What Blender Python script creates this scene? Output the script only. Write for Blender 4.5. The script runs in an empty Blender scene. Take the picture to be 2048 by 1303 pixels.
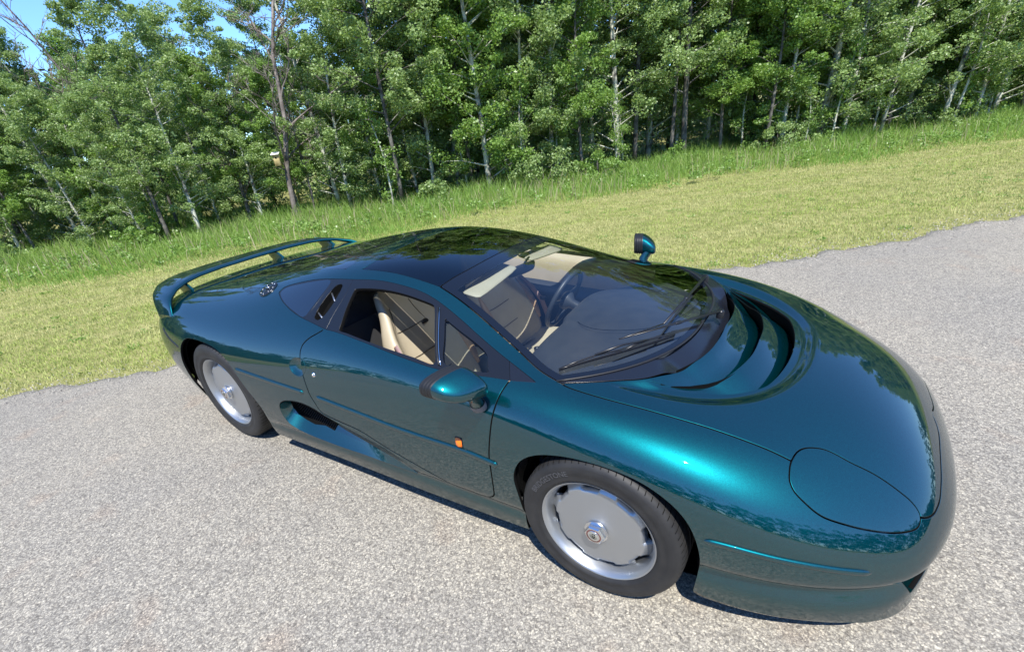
import bpy, math, random
import numpy as np
from mathutils import Matrix, Vector
rad=math.radians
sc=bpy.context.scene
# ---------------- camera ----------------
cam=bpy.data.cameras.new('camera'); camo=bpy.data.objects.new('camera',cam); sc.collection.objects.link(camo); sc.camera=camo
CP=Vector((.546,-2.113,1.706)); YAW,PIT,ROL=rad(-36.076),rad(29.129),rad(-7.339)
_f=Vector((math.sin(YAW)*math.cos(PIT),math.cos(YAW)*math.cos(PIT),-math.sin(PIT))); _r=Vector((math.cos(YAW),-math.sin(YAW),0)); _u=_r.cross(_f)
_r2=_r*math.cos(ROL)+_u*math.sin(ROL); _u2=_u*math.cos(ROL)-_r*math.sin(ROL)
M=Matrix((( _r2.x,_u2.x,-_f.x,CP.x),(_r2.y,_u2.y,-_f.y,CP.y),(_r2.z,_u2.z,-_f.z,CP.z),(0,0,0,1)))
camo.matrix_world=M
cam.sensor_width=36; cam.sensor_fit='HORIZONTAL'; cam.lens=940.3/2048*36; cam.shift_y=(767.9-651.5)/2048
cam.clip_start=.05; cam.clip_end=2000
# ---------------- sky and sun ----------------
SUN_EL,SUN_AZ=rad(59),rad(-49)      # azimuth measured from +X
w=bpy.data.worlds.new('World'); sc.world=w; w.use_nodes=True
nt=w.node_tree; bg=nt.nodes['Background']; sky=nt.nodes.new('ShaderNodeTexSky'); sky.sky_type='NISHITA'; sky.sun_disc=False
sky.sun_elevation=SUN_EL; sky.sun_rotation=rad(90)-SUN_AZ; sky.air_density=.95; sky.dust_density=0; sky.ozone_density=1.0; sky.altitude=1200
tint=nt.nodes.new('ShaderNodeMixRGB'); tint.blend_type='MULTIPLY'; tint.inputs[0].default_value=1; tint.inputs[2].default_value=(.60,.84,1.14,1); nt.links.new(sky.outputs[0],tint.inputs[1]); nt.links.new(tint.outputs[0],bg.inputs[0]); bg.inputs[1].default_value=.15
sd=bpy.data.lights.new('sun','SUN'); so=bpy.data.objects.new('sun',sd); sc.collection.objects.link(so)
sv=Vector((math.cos(SUN_EL)*math.cos(SUN_AZ),math.cos(SUN_EL)*math.sin(SUN_AZ),math.sin(SUN_EL)))
so.rotation_euler=sv.to_track_quat('Z','Y').to_euler(); so.location=sv*50
sd.energy=4.7; sd.angle=rad(.5); sd.color=(1,.965,.9)
sc.view_settings.view_transform='Standard'; sc.view_settings.look='None'; sc.view_settings.exposure=.82; sc.view_settings.gamma=1
sc.render.engine='CYCLES'; sc.render.resolution_x=1024; sc.render.resolution_y=651
# ---------------- helpers ----------------
def link(o,parent=None):
    sc.collection.objects.link(o)
    if parent is not None: o.parent=parent
    return o
def meta(o,label=None,cat=None,group=None,kind=None):
    if label: o['label']=label
    if cat: o['category']=cat
    if group: o['group']=group
    if kind: o['kind']=kind
    return o
def empty(name,loc=(0,0,0),parent=None):
    o=bpy.data.objects.new(name,None); o.location=loc; o.empty_display_size=.2; return link(o,parent)
def mesh(name,V,F,mats,parent=None,smooth=True,normals=None,midx=None,loc=None):
    """V (n,3) ; F: (m,k) array, or list of faces"""
    me=bpy.data.meshes.new(name)
    if isinstance(F,np.ndarray):
        V=np.asarray(V,dtype=np.float32); k=F.shape[1]; m=len(F)
        me.vertices.add(len(V)); me.vertices.foreach_set('co',V.ravel())
        me.loops.add(m*k); me.loops.foreach_set('vertex_index',F.astype(np.int32).ravel())
        me.polygons.add(m); me.polygons.foreach_set('loop_start',np.arange(0,m*k,k,dtype=np.int32)); me.polygons.foreach_set('loop_total',np.full(m,k,dtype=np.int32))
        me.update(calc_edges=True)
    else:
        me.from_pydata([tuple(v) for v in V],[],F); m=len(F)
    for mt in (mats if isinstance(mats,(list,tuple)) else [mats]): me.materials.append(mt)
    if midx is not None: me.polygons.foreach_set('material_index',np.asarray(midx,dtype=np.int32))
    me.polygons.foreach_set('use_smooth',np.full(m,bool(smooth)))
    me.update()
    if normals is not None: me.normals_split_custom_set([tuple(x) for x in normals])
    o=bpy.data.objects.new(name,me)
    if loc is not None: o.location=loc
    return link(o,parent)
class MB:
    """collects primitive shapes into one mesh"""
    def __init__(s): s.V=[];s.F=[];s.I=[];s.n=0
    def add(s,V,F,mi=0):
        V=[tuple(v) for v in V]; s.V+=V; s.F+=[tuple(i+s.n for i in f) for f in F]; s.I+=[mi]*len(F); s.n+=len(V)
    def box(s,c,h,R=None,mi=0,bev=.0):
        hx,hy,hz=h
        if bev<=0:
            V=[Vector((x*hx,y*hy,z*hz)) for z in(-1,1) for y in(-1,1) for x in(-1,1)]
            F=[(0,2,3,1),(4,5,7,6),(0,1,5,4),(2,6,7,3),(0,4,6,2),(1,3,7,5)]
        else:
            b=min(bev,hx*.9,hy*.9,hz*.9); V=[];F=[]
            ring=[(1,1),(-1,1),(-1,-1),(1,-1)]; rows=[]
            for z,ins in((-hz,b),(-hz+b,0),(hz-b,0),(hz,b)):
                row=[]
                for i,(sx,sy) in enumerate(ring):
                    ax,ay=hx-ins,hy-ins
                    p1=(sx*ax,sy*(ay-b)); p2=(sx*(ax-b),sy*ay)
                    if i%2==1: p1,p2=p2,p1
                    for p in(p1,p2): row.append(len(V)); V.append(Vector((p[0],p[1],z)))
                rows.append(row)
            n=8
            for a,bb in zip(rows,rows[1:]):
                for i in range(n): F.append((a[i],a[(i+1)%n],bb[(i+1)%n],bb[i]))
            F.append(tuple(rows[0][::-1])); F.append(tuple(rows[-1]))
        if R is not None: V=[R@v for v in V]
        s.add([v+Vector(c) for v in V],F,mi)
    def tube(s,pts,r,n=8,mi=0,cap=True,flat=1.0,up=None):
        pts=[Vector(p) for p in pts]; rs=r if isinstance(r,(list,tuple)) else [r]*len(pts); V=[];F=[]
        T0=(pts[1]-pts[0]).normalized(); a=up and Vector(up) or (Vector((0,0,1)) if abs(T0.z)<.9 else Vector((1,0,0)))
        for i,p in enumerate(pts):
            T=(pts[min(i+1,len(pts)-1)]-pts[max(i-1,0)]).normalized(); a=(a-T*a.dot(T)).normalized(); b=T.cross(a)
            for k in range(n):
                t=2*math.pi*k/n; V.append(p+a*math.cos(t)*rs[i]*flat+b*math.sin(t)*rs[i])
        for i in range(len(pts)-1):
            for k in range(n): F.append((i*n+k,i*n+(k+1)%n,(i+1)*n+(k+1)%n,(i+1)*n+k))
        if cap: F.append(tuple(range(n))[::-1]); F.append(tuple(range((len(pts)-1)*n,len(pts)*n)))
        s.add(V,F,mi)
    def lathe(s,prof,c=(0,0,0),R=None,n=48,mi=0):
        """profile of (radius, height) about local Z"""
        V=[];F=[]
        for (r,h) in prof:
            for k in range(n):
                t=2*math.pi*k/n; V.append(Vector((r*math.cos(t),r*math.sin(t),h)))
        for i in range(len(prof)-1):
            for k in range(n): F.append((i*n+k,i*n+(k+1)%n,(i+1)*n+(k+1)%n,(i+1)*n+k))
        if R is not None: V=[R@v for v in V]
        s.add([v+Vector(c) for v in V],F,mi)
    def grid(s,G,mi=0,closed=False):
        """G: list of rows of points"""
        nr=len(G);nc=len(G[0]);V=[p for row in G for p in row];F=[]
        for i in range(nr-1):
            for k in range(nc if closed else nc-1): F.append((i*nc+k,i*nc+(k+1)%nc,(i+1)*nc+(k+1)%nc,(i+1)*nc+k))
        s.add(V,F,mi)
    def build(s,name,mats,parent=None,smooth=True,loc=None,angle=None,sub=0):
        o=mesh(name,s.V,s.F,mats,parent,smooth,midx=s.I,loc=loc)
        if sub:
            m=o.modifiers.new('s','SUBSURF'); m.levels=m.render_levels=sub
        if angle is not None and smooth:
            m=o.data; 
            try:
                m.set_sharp_from_angle(angle=rad(angle))
            except Exception: pass
        return o
# ---------------- materials ----------------
MATS={}
def mat(name,col=(.5,.5,.5),rough=.5,metal=0,coat=0,spec=.5,coatr=.03,**k):
    m=bpy.data.materials.new(name); m.use_nodes=True; b=m.node_tree.nodes['Principled BSDF']
    b.inputs['Base Color'].default_value=(*col,1); b.inputs['Roughness'].default_value=rough; b.inputs['Metallic'].default_value=metal
    b.inputs['Coat Weight'].default_value=coat; b.inputs['Coat Roughness'].default_value=coatr; b.inputs['Specular IOR Level'].default_value=spec
    for kk,v in k.items(): b.inputs[kk].default_value=v
    MATS[name]=m; return m
def N_(m,t,**k):
    n=m.node_tree.nodes.new(t)
    for a,b in k.items():
        if a in('operation','blend_type','feature','distance','musgrave_type','data_type','interpolation','noise_dimensions','voronoi_dimensions','wave_type'): setattr(n,a,b)
        else: n.inputs[a].default_value=b
    return n
def L_(m,a,b): m.node_tree.links.new(a,b)
def noise_col(m,c1,c2,scale=5,detail=4,lo=.35,hi=.65,bump=0,bscale=None,bdist=.01,coord='Object'):
    """base colour varies between c1 and c2 with a noise, optional bump"""
    b=m.node_tree.nodes['Principled BSDF']; tc=N_(m,'ShaderNodeTexCoord'); nz=N_(m,'ShaderNodeTexNoise',Scale=scale,Detail=detail)
    L_(m,tc.outputs[coord],nz.inputs['Vector']); r=N_(m,'ShaderNodeValToRGB'); r.color_ramp.elements[0].position=lo; r.color_ramp.elements[1].position=hi
    r.color_ramp.elements[0].color=(*c1,1); r.color_ramp.elements[1].color=(*c2,1); L_(m,nz.outputs['Fac'],r.inputs['Fac']); L_(m,r.outputs['Color'],b.inputs['Base Color'])
    if bump:
        n2=N_(m,'ShaderNodeTexNoise',Scale=bscale or scale*4,Detail=6); L_(m,tc.outputs[coord],n2.inputs['Vector']); bp=N_(m,'ShaderNodeBump',Strength=bump,Distance=bdist)
        L_(m,n2.outputs['Fac'],bp.inputs['Height']); L_(m,bp.outputs['Normal'],b.inputs['Normal'])
    return r
def glassmat(name,tint,refl=1.0,ior=1.5,rough=0.0):
    m=bpy.data.materials.new(name); m.use_nodes=True; n=m.node_tree.nodes; n.remove(n['Principled BSDF']); out=n['Material Output']
    tr=N_(m,'ShaderNodeBsdfTransparent',Color=(*tint,1)); gl=N_(m,'ShaderNodeBsdfGlossy',Color=(refl,refl,refl,1),Roughness=rough); fr=N_(m,'ShaderNodeFresnel',IOR=ior)
    mx=N_(m,'ShaderNodeMixShader'); L_(m,fr.outputs[0],mx.inputs[0]); L_(m,tr.outputs[0],mx.inputs[1]); L_(m,gl.outputs[0],mx.inputs[2]); L_(m,mx.outputs[0],out.inputs[0]); return m

# ---- body surface: table of stations (tail to nose) x rails (centre line to sill) ----
ST=[
 [(-3.70,0,.25),(-3.70,.25,.25),(-3.67,.45,.25),(-3.62,.60,.25),(-3.56,.70,.25),(-3.48,.78,.24),(-3.38,.84,.23),(-3.27,.88,.22),(-3.15,.90,.20),(-3.00,.91,.18)],
 [(-3.76,0,.55),(-3.755,.25,.55),(-3.73,.45,.55),(-3.68,.60,.55),(-3.64,.70,.55),(-3.57,.80,.54),(-3.47,.88,.50),(-3.33,.93,.45),(-3.13,.95,.35),(-2.90,.93,.17)],
 [(-3.70,0,.82),(-3.69,.25,.82),(-3.66,.45,.82),(-3.61,.60,.82),(-3.57,.70,.82),(-3.50,.81,.805),(-3.40,.89,.75),(-3.24,.95,.61),(-2.98,.965,.42),(-2.80,.94,.16)],
 [(-3.45,0,.885),(-3.45,.25,.88),(-3.42,.45,.875),(-3.38,.58,.87),(-3.30,.68,.865),(-3.20,.79,.84),(-3.10,.89,.77),(-2.98,.965,.62),(-2.85,.98,.40),(-2.72,.94,.15)],
 [(-3.02,0,.955),(-3.02,.25,.95),(-3.01,.43,.945),(-3.00,.54,.94),(-2.97,.64,.93),(-2.92,.78,.89),(-2.88,.90,.80),(-2.82,.985,.64),(-2.76,.99,.40),(-2.68,.94,.14)],
 [(-2.55,0,1.03),(-2.55,.25,1.025),(-2.55,.42,1.01),(-2.55,.53,.995),(-2.55,.63,.97),(-2.55,.76,.92),(-2.55,.89,.82),(-2.54,.985,.65),(-2.52,.995,.40),(-2.48,.94,.135)],
 [(-2.1,0,1.10),(-2.1,.25,1.095),(-2.1,.44,1.075),(-2.1,.56,1.05),(-2.1,.66,1.015),(-2.1,.77,.95),(-2.1,.89,.84),(-2.1,.98,.66),(-2.1,.99,.40),(-2.1,.93,.13)],
 [(-1.7,0,1.14),(-1.7,.25,1.133),(-1.7,.42,1.115),(-1.7,.55,1.085),(-1.7,.68,1.02),(-1.7,.80,.935),(-1.7,.89,.83),(-1.7,.97,.65),(-1.7,.975,.40),(-1.7,.92,.13)],
 [(-1.3,0,1.15),(-1.3,.25,1.143),(-1.3,.41,1.122),(-1.3,.535,1.08),(-1.3,.69,.995),(-1.3,.84,.900),(-1.3,.90,.81),(-1.3,.96,.65),(-1.3,.965,.40),(-1.3,.92,.13)],
 [(-.9,0,1.11),(-.9,.25,1.10),(-.9,.40,1.075),(-.9,.53,1.035),(-.9,.70,.94),(-.9,.855,.86),(-.9,.905,.79),(-.9,.95,.64),(-.9,.955,.40),(-.9,.915,.13)],
 [(-.5,0,1.00),(-.5,.25,.99),(-.5,.42,.965),(-.5,.57,.925),(-.5,.72,.872),(-.5,.855,.83),(-.5,.905,.77),(-.5,.95,.63),(-.5,.955,.40),(-.5,.91,.135)],
 [(-.15,0,.895),(-.15,.25,.888),(-.15,.42,.872),(-.15,.58,.85),(-.15,.72,.828),(-.15,.83,.805),(-.15,.91,.745),(-.15,.965,.63),(-.15,.955,.40),(-.15,.90,.14)],
 [(.2,0,.80),(.2,.25,.793),(.2,.42,.782),(.2,.57,.772),(.2,.70,.772),(.2,.81,.758),(.2,.905,.70),(.2,.965,.60),(.2,.95,.38),(.2,.885,.135)],
 [(.5,0,.765),(.5,.25,.757),(.5,.42,.742),(.5,.55,.725),(.5,.66,.708),(.49,.77,.68),(.47,.87,.615),(.44,.935,.51),(.40,.925,.33),(.35,.87,.125)],
 [(.76,0,.68),(.76,.25,.672),(.755,.41,.652),(.745,.53,.628),(.73,.64,.603),(.71,.75,.565),(.67,.845,.50),(.62,.90,.42),(.55,.895,.28),(.48,.86,.12)],
 [(.95,0,.575),(.945,.25,.568),(.93,.41,.548),(.91,.53,.523),(.88,.64,.495),(.84,.73,.46),(.79,.80,.415),(.73,.845,.36),(.66,.86,.25),(.58,.84,.12)],
 [(1.055,0,.46),(1.045,.25,.455),(1.025,.40,.445),(1.0,.52,.433),(.975,.62,.415),(.925,.70,.385),(.865,.765,.345),(.80,.81,.29),(.735,.825,.205),(.67,.81,.12)],
 [(1.10,0,.37),(1.09,.25,.37),(1.07,.40,.362),(1.035,.52,.352),(1.0,.61,.335),(.965,.685,.31),(.905,.74,.275),(.845,.775,.23),(.79,.79,.17),(.735,.785,.12)],
 [(1.09,0,.26),(1.08,.25,.26),(1.06,.40,.255),(1.03,.51,.25),(.995,.59,.24),(.96,.66,.225),(.91,.71,.20),(.865,.74,.175),(.82,.76,.145),(.78,.765,.12)],
 [(1.07,0,.13),(1.06,.25,.13),(1.04,.38,.128),(1.015,.48,.125),(.99,.56,.12),(.96,.625,.12),(.925,.67,.12),(.89,.70,.12),(.855,.73,.12),(.82,.75,.12)],
]
def bsp(t,n):
    # uniform cubic B-spline basis row for parameter t in [0,n-1] with n+2 control values
    t=np.clip(np.atleast_1d(t).astype(float),0,n-1-1e-9); i=np.floor(t).astype(int); f=t-i
    B=np.zeros((len(t),n+2)); w=[(1-f)**3/6,(3*f**3-6*f*f+4)/6,(-3*f**3+3*f*f+3*f+1)/6,f**3/6]
    for k in range(4): B[np.arange(len(t)),i+k]=w[k]
    return B
def dbsp(t,n):
    t=np.clip(np.atleast_1d(t).astype(float),0,n-1-1e-9); i=np.floor(t).astype(int); f=t-i
    B=np.zeros((len(t),n+2)); w=[-(1-f)**2/2,(9*f*f-12*f)/6,(-9*f*f+6*f+3)/6,f*f/2]
    for k in range(4): B[np.arange(len(t)),i+k]=w[k]
    return B
def fit_surface(ST,lu=.05,lv=.03):
    D=np.array(ST); nu=len(D)
    D=np.concatenate([D[:,:0:-1]*[1,-1,1],D],1); nv=D.shape[1]
    def op(n,l):
        B=bsp(np.arange(n),n); d2=np.diff(np.eye(n+2),3,axis=0)*l**.5
        A=np.concatenate([B,d2]); return np.linalg.solve(A.T@A+1e-9*np.eye(n+2),B.T)
    U,V=op(nu,lu),op(nv,lv)
    return np.einsum('ai,ijk,bj->abk',U,D,V)
CN=fit_surface(ST); NU=len(ST); NV=2*len(ST[0])-1
def S(u,v):
    # u in [0,NU-1], v in [-(n-1), n-1]
    u,v=np.broadcast_arrays(u,v); sh=u.shape; u=u.ravel(); v=v.ravel()+(NV-1)/2
    Bu,Bv=bsp(u,NU),bsp(v,NV)
    return np.einsum('na,abk,nb->nk',Bu,CN,Bv,optimize=True).reshape(sh+(3,))
def Sgrid(us,vs):
    return np.einsum('ia,abk,jb->ijk',bsp(us,NU),CN,bsp(np.asarray(vs)+(NV-1)/2,NV),optimize=True)
def Ngrid(us,vs):
    vs=np.asarray(vs)+(NV-1)/2
    Tu=np.einsum('ia,abk,jb->ijk',dbsp(us,NU),CN,bsp(vs,NV),optimize=True)
    Tv=np.einsum('ia,abk,jb->ijk',bsp(us,NU),CN,dbsp(vs,NV),optimize=True)
    N=np.cross(Tu,Tv); N/=np.linalg.norm(N,axis=-1,keepdims=True)+1e-12
    return N

FT={
'screen':[(8.798,-2.651),(9.169,-2.881),(9.565,-3.17),(9.943,-3.479),(10.231,-3.76),(10.516,-4.116),(10.818,-4.365),(11.081,-3.965),(11.339,-3.491),(11.542,-3.106),(11.676,-2.673),(11.793,-2.257),(11.923,-1.668),(12.033,-1.109),(12.072,-0.489),(12.06,-0.014)],
'header':[(8.798,-2.651),(8.859,-2.133),(8.93,-1.432),(8.953,-0.668),(8.959,0.14),(8.932,0.88),(8.846,1.918)],
'glassline':[(10.757,-4.343),(11.042,-3.716),(11.309,-2.944),(11.559,-2.01),(11.728,-1.154),(11.793,-0.429),(11.782,0.178)],
'roofside':[(8.798,-2.651),(8.493,-2.615),(8.212,-2.567),(7.976,-2.541),(7.766,-2.548),(7.449,-2.544)],
'roofrear':[(7.449,-2.544),(7.525,-1.766),(7.489,-0.685),(7.472,-0.114),(7.537,0.502),(7.663,0.986)],
'rearglassedge':[(7.134,-2.576),(6.739,-2.542),(6.315,-2.552),(5.755,-2.609),(5.151,-2.642),(4.717,-2.898),(4.288,-3.384)],
'rearglassfront':[(7.134,-2.576),(7.194,-1.687),(7.117,-0.566),(7.128,0.285),(7.323,0.925)],
'dlo_top':[(6.158,-4.25),(6.155,-3.924),(6.291,-3.655),(6.529,-3.419),(6.755,-3.265),(7.097,-3.186),(7.448,-3.127),(7.897,-3.002),(8.329,-3.0),(8.602,-3.029),(8.828,-3.12),(9.054,-3.255),(9.388,-3.491),(9.811,-3.836),(10.155,-4.137),(10.407,-4.404),(10.57,-4.616)],
'dlo_bot':[(10.57,-4.616),(10.424,-4.733),(10.29,-4.832),(10.046,-4.926),(9.734,-5.104),(9.419,-5.21),(9.053,-5.209),(8.659,-5.17),(8.276,-5.137),(7.786,-5.132),(7.527,-5.183),(7.307,-5.137),(7.041,-5.084),(6.824,-5.002),(6.594,-4.836),(6.364,-4.6),(6.158,-4.25)],
'window':[(7.771,-5.066),(7.746,-4.778),(7.682,-4.247),(7.622,-3.616),(7.644,-3.478),(7.891,-3.361),(8.131,-3.292),(8.414,-3.269),(8.674,-3.286),(8.833,-3.304),(8.91,-3.384),(9.094,-4.021),(9.359,-5.053),(9.064,-5.055),(8.64,-5.067),(8.217,-5.068),(7.893,-5.052)],
'qlight':[(9.102,-3.533),(9.139,-3.587),(9.389,-3.755),(9.642,-3.918),(9.857,-4.133),(9.956,-4.518),(10.006,-4.768),(9.797,-4.89),(9.473,-4.988),(9.284,-4.204)],
'vent':[(7.308,-3.398),(7.239,-3.496),(7.22,-3.816),(7.205,-4.252),(7.21,-4.675),(7.23,-4.928),(7.308,-4.978),(7.366,-4.841),(7.407,-4.554),(7.415,-4.16),(7.392,-3.719),(7.357,-3.455)],
'quarter':[(6.193,-4.24),(6.215,-3.946),(6.35,-3.717),(6.786,-3.357),(7.074,-3.276),(7.094,-4.082),(7.067,-4.675),(7.017,-5.038),(6.807,-4.947),(6.58,-4.797),(6.358,-4.551)],
'ventpanel_front':[(7.463,-3.173),(7.528,-3.83),(7.536,-4.474),(7.541,-5.154)],
'quarter_seam':[(7.106,-3.212),(7.128,-4.02),(7.097,-4.701),(7.046,-5.061)],
'door':[(7.49,-5.248),(7.404,-5.438),(7.296,-5.651),(7.22,-5.849),(7.183,-5.983),(7.16,-6.196),(7.169,-6.426),(7.193,-6.692),(7.213,-6.83),(7.245,-7.064),(7.276,-7.279),(7.338,-7.48),(7.426,-7.695),(7.734,-7.787),(8.095,-7.872),(8.459,-8.091),(8.866,-8.272),(9.362,-8.481),(9.621,-8.563),(9.85,-8.546),(9.981,-8.488),(10.05,-8.42),(10.083,-8.316),(10.118,-7.888),(10.131,-7.493),(10.158,-7.174),(10.186,-6.844),(10.214,-6.403),(10.243,-5.908),(10.264,-5.389),(10.285,-4.837)],
'fixtri':[(10.112,-3.999),(10.198,-4.369),(10.286,-4.812)],
'arch_f':[(10.419,-8.98),(10.44,-8.53),(10.426,-8.04),(10.414,-7.831),(10.438,-7.612),(10.501,-7.391),(10.572,-7.24),(10.664,-7.108),(10.769,-6.999),(10.888,-6.912),(11.06,-6.816),(11.249,-6.75),(11.499,-6.697),(11.741,-6.689),(11.933,-6.72),(12.122,-6.811),(12.286,-6.925),(12.442,-7.09),(12.573,-7.306),(12.694,-7.596),(12.788,-7.894),(12.849,-8.22),(12.913,-8.98)],
'arch_r':[(0.19,-8.68),(0.909,-8.279),(1.564,-7.979),(2.325,-7.618),(3.001,-7.218),(3.777,-6.633),(4.184,-6.54),(4.708,-6.572),(5.175,-6.698),(5.533,-7.039),(5.733,-7.481),(5.879,-7.812),(5.958,-8.103),(5.933,-8.36),(5.854,-8.68),(5.791,-8.96)],
'handle':[(7.117,-6.376),(7.025,-6.428),(6.953,-6.567),(6.949,-6.717),(7.002,-6.83),(7.089,-6.876),(7.171,-6.859),(7.249,-6.75),(7.277,-6.59),(7.25,-6.448),(7.198,-6.37)],
'key':[(7.428,-6.719)],
'amber':[(9.696,-7.287),(9.75,-7.233),(9.797,-7.242),(9.792,-7.363),(9.756,-7.442),(9.701,-7.438),(9.687,-7.375)],
'fuel':[(5.827,-4.082),(5.757,-3.449),(5.853,-4.597),(5.507,-3.565),(6.09,-4.419)],
'strip':[(5.658,-7.155),(6.527,-7.235),(7.273,-7.292),(8.011,-7.394),(8.757,-7.498),(9.298,-7.521),(9.782,-7.521),(10.233,-7.591)],
'fstrip':[(12.743,-7.405),(13.009,-7.291),(13.583,-7.071),(14.112,-6.815),(14.802,-6.423),(15.434,-5.957)],
'scoop_top':[(6.504,-7.794),(6.622,-7.674),(6.77,-7.609),(6.934,-7.576),(7.076,-7.575),(7.197,-7.606),(7.312,-7.651),(7.436,-7.729),(7.713,-7.857),(8.064,-7.984),(8.523,-8.171),(8.823,-8.43),(8.884,-8.536)],
'scoop_bot':[(6.504,-7.794),(6.454,-7.999),(6.459,-8.204),(6.533,-8.388),(6.803,-8.499),(7.186,-8.536),(7.535,-8.552),(7.874,-8.536),(8.407,-8.545),(8.884,-8.536)],
'hoodline':[(10.818,-4.365),(10.892,-4.445),(11.097,-4.483),(11.34,-4.488),(11.598,-4.457),(11.858,-4.431),(12.121,-4.404),(12.375,-4.37),(12.746,-4.351),(13.025,-4.334),(13.278,-4.354)],
'headlight':[(13.278,-4.354),(13.299,-3.983),(13.345,-3.761),(13.409,-3.59),(13.503,-3.457),(13.602,-3.358),(13.758,-3.338),(13.94,-3.356),(14.127,-3.302),(14.321,-3.258),(14.549,-3.248),(14.8,-3.254),(14.97,-3.253),(15.132,-3.294),(15.266,-3.362),(15.369,-3.477),(15.433,-3.709),(15.402,-3.932),(15.295,-4.143),(15.136,-4.396),(14.956,-4.617),(14.712,-4.864),(14.452,-5.081),(14.193,-5.249),(13.942,-5.381),(13.768,-5.378),(13.612,-5.31),(13.491,-5.233),(13.414,-5.145),(13.348,-4.992),(13.317,-4.836),(13.287,-4.581)],
'hoodfront':[(15.369,-3.477),(15.479,-3.364),(15.582,-3.2),(15.657,-2.985),(15.686,-2.785),(15.698,-2.385),(15.645,-2.028),(15.595,-1.647),(15.543,-1.302),(15.51,-0.853),(15.515,-0.365),(15.406,-0.102)],
'l2':[(11.542,-3.106),(11.808,-2.834),(12.169,-2.153),(12.306,-1.737),(12.388,-1.435),(12.447,-1.133),(12.492,-0.856),(12.528,-0.553),(12.538,-0.226),(12.538,-0.014)],
'l2in':[(12.388,-1.435),(12.406,-1.094),(12.432,-0.815),(12.425,-0.528),(12.402,-0.264)],
'l3':[(11.595,-3.211),(11.829,-3.012),(12.051,-2.834),(12.279,-2.58),(12.467,-2.323),(12.645,-1.962),(12.792,-1.606),(12.863,-1.28),(12.914,-0.972),(12.964,-0.583),(12.991,-0.167),(12.995,0.252)],
'l3in':[(12.792,-1.606),(12.823,-1.169),(12.836,-0.678),(12.829,-0.367),(12.803,-0.053)],
'bowl':[(12.356,-3.133),(12.57,-2.759),(12.758,-2.375),(12.951,-1.827),(13.14,-1.185),(13.222,-0.617),(13.266,0.088)],
'lipcrease':[(12.882,-8.444),(13.389,-8.392),(14.48,-8.12),(15.725,-7.662),(16.479,-6.968),(16.908,-5.871),(17.18,-5.333)],
'intake':[(16.403,-5.767),(16.645,-5.378),(16.808,-4.738),(17.152,-3.749)],
'rstrip':[(2.392,-6.244),(2.518,-6.626),(2.763,-6.849),(3.176,-6.994)],
'mouth':[(18.389,-4.617),(17.271,-5.186)],
}
RA0=0.190
WIP={'pivA':(11.410,2.661),'pivB':(11.934,0.274),'joint':(11.422,-1.018),'mount':(11.094,-2.115),'blade0':(11.589,-1.035),'blade1':(10.711,-3.919)}

# =====================================================================
#                                CAR
# =====================================================================
PAINT=mat('teal_metallic_paint',(.004,.098,.135),.42,.92,1.0,.5,.01)
def _paint():
    m=PAINT; b=m.node_tree.nodes['Principled BSDF']; tc=N_(m,'ShaderNodeTexCoord')
    v=N_(m,'ShaderNodeTexVoronoi',Scale=900); L_(m,tc.outputs['Object'],v.inputs['Vector'])
    mr=N_(m,'ShaderNodeMixRGB',blend_type='MIX'); mr.inputs[1].default_value=(.0005,.040,.052,1); mr.inputs[2].default_value=(.0012,.094,.106,1)
    L_(m,v.outputs['Color'],mr.inputs[0]); L_(m,mr.outputs[0],b.inputs['Base Color'])
    # thin road film on the lowest panels
    sp=N_(m,'ShaderNodeSeparateXYZ'); L_(m,tc.outputs['Object'],sp.inputs[0]); mr2=N_(m,'ShaderNodeMapRange'); mr2.inputs['From Min'].default_value=.42; mr2.inputs['From Max'].default_value=.16; L_(m,sp.outputs['Z'],mr2.inputs['Value'])
    nz=N_(m,'ShaderNodeTexNoise',Scale=14,Detail=8); L_(m,tc.outputs['Object'],nz.inputs['Vector']); mm=N_(m,'ShaderNodeMath',operation='MULTIPLY'); L_(m,mr2.outputs[0],mm.inputs[0]); L_(m,nz.outputs['Fac'],mm.inputs[1])
    cr=N_(m,'ShaderNodeMath',operation='MULTIPLY_ADD'); L_(m,mm.outputs[0],cr.inputs[0]); cr.inputs[1].default_value=.16; cr.inputs[2].default_value=.010; L_(m,cr.outputs[0],b.inputs['Coat Roughness'])
    dm=N_(m,'ShaderNodeMixRGB'); dd_=N_(m,'ShaderNodeMath',operation='MULTIPLY'); L_(m,mm.outputs[0],dd_.inputs[0]); dd_.inputs[1].default_value=.10; L_(m,dd_.outputs[0],dm.inputs[0]); L_(m,mr.outputs[0],dm.inputs[1]); dm.inputs[2].default_value=(.16,.13,.10,1); L_(m,dm.outputs[0],b.inputs['Base Color'])
PAINT.node_tree.nodes['Principled BSDF'].inputs['Coat IOR'].default_value=1.8; PAINT.node_tree.nodes['Principled BSDF'].inputs['Specular Tint'].default_value=(.03,.22,.28,1)
_paint()
BLACKGLASS=mat('black_tinted_glass',(.004,.006,.010),.03,0,0,1.0,**{'IOR':1.8})
ROOFG=glassmat('tinted_roof_glass',(.09,.10,.11),1.0,1.75)
FRIT=mat('black_glass_border',(.006,.008,.013),.06,0,0,.6)
GLASS=glassmat('clear_glass',(.90,.94,.95),1.0,1.75)
SGLASS=glassmat('side_glass',(.62,.70,.72),1.0,1.5)
COWL=mat('satin_black_panel',(.009,.011,.017),.26,0,0,.5)
SURR=mat('satin_black_trim',(.007,.009,.014),.33,0,.0,.4,.1)
RUBBER=mat('black_rubber',(.012,.012,.013),.5)
VOID=mat('dark_void',(.003,.003,.003),.9,0,0,.1)
PLASTIC=mat('black_plastic',(.012,.012,.014),.35)
CHROME=mat('bright_metal',(.75,.76,.78),.15,1)
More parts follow.
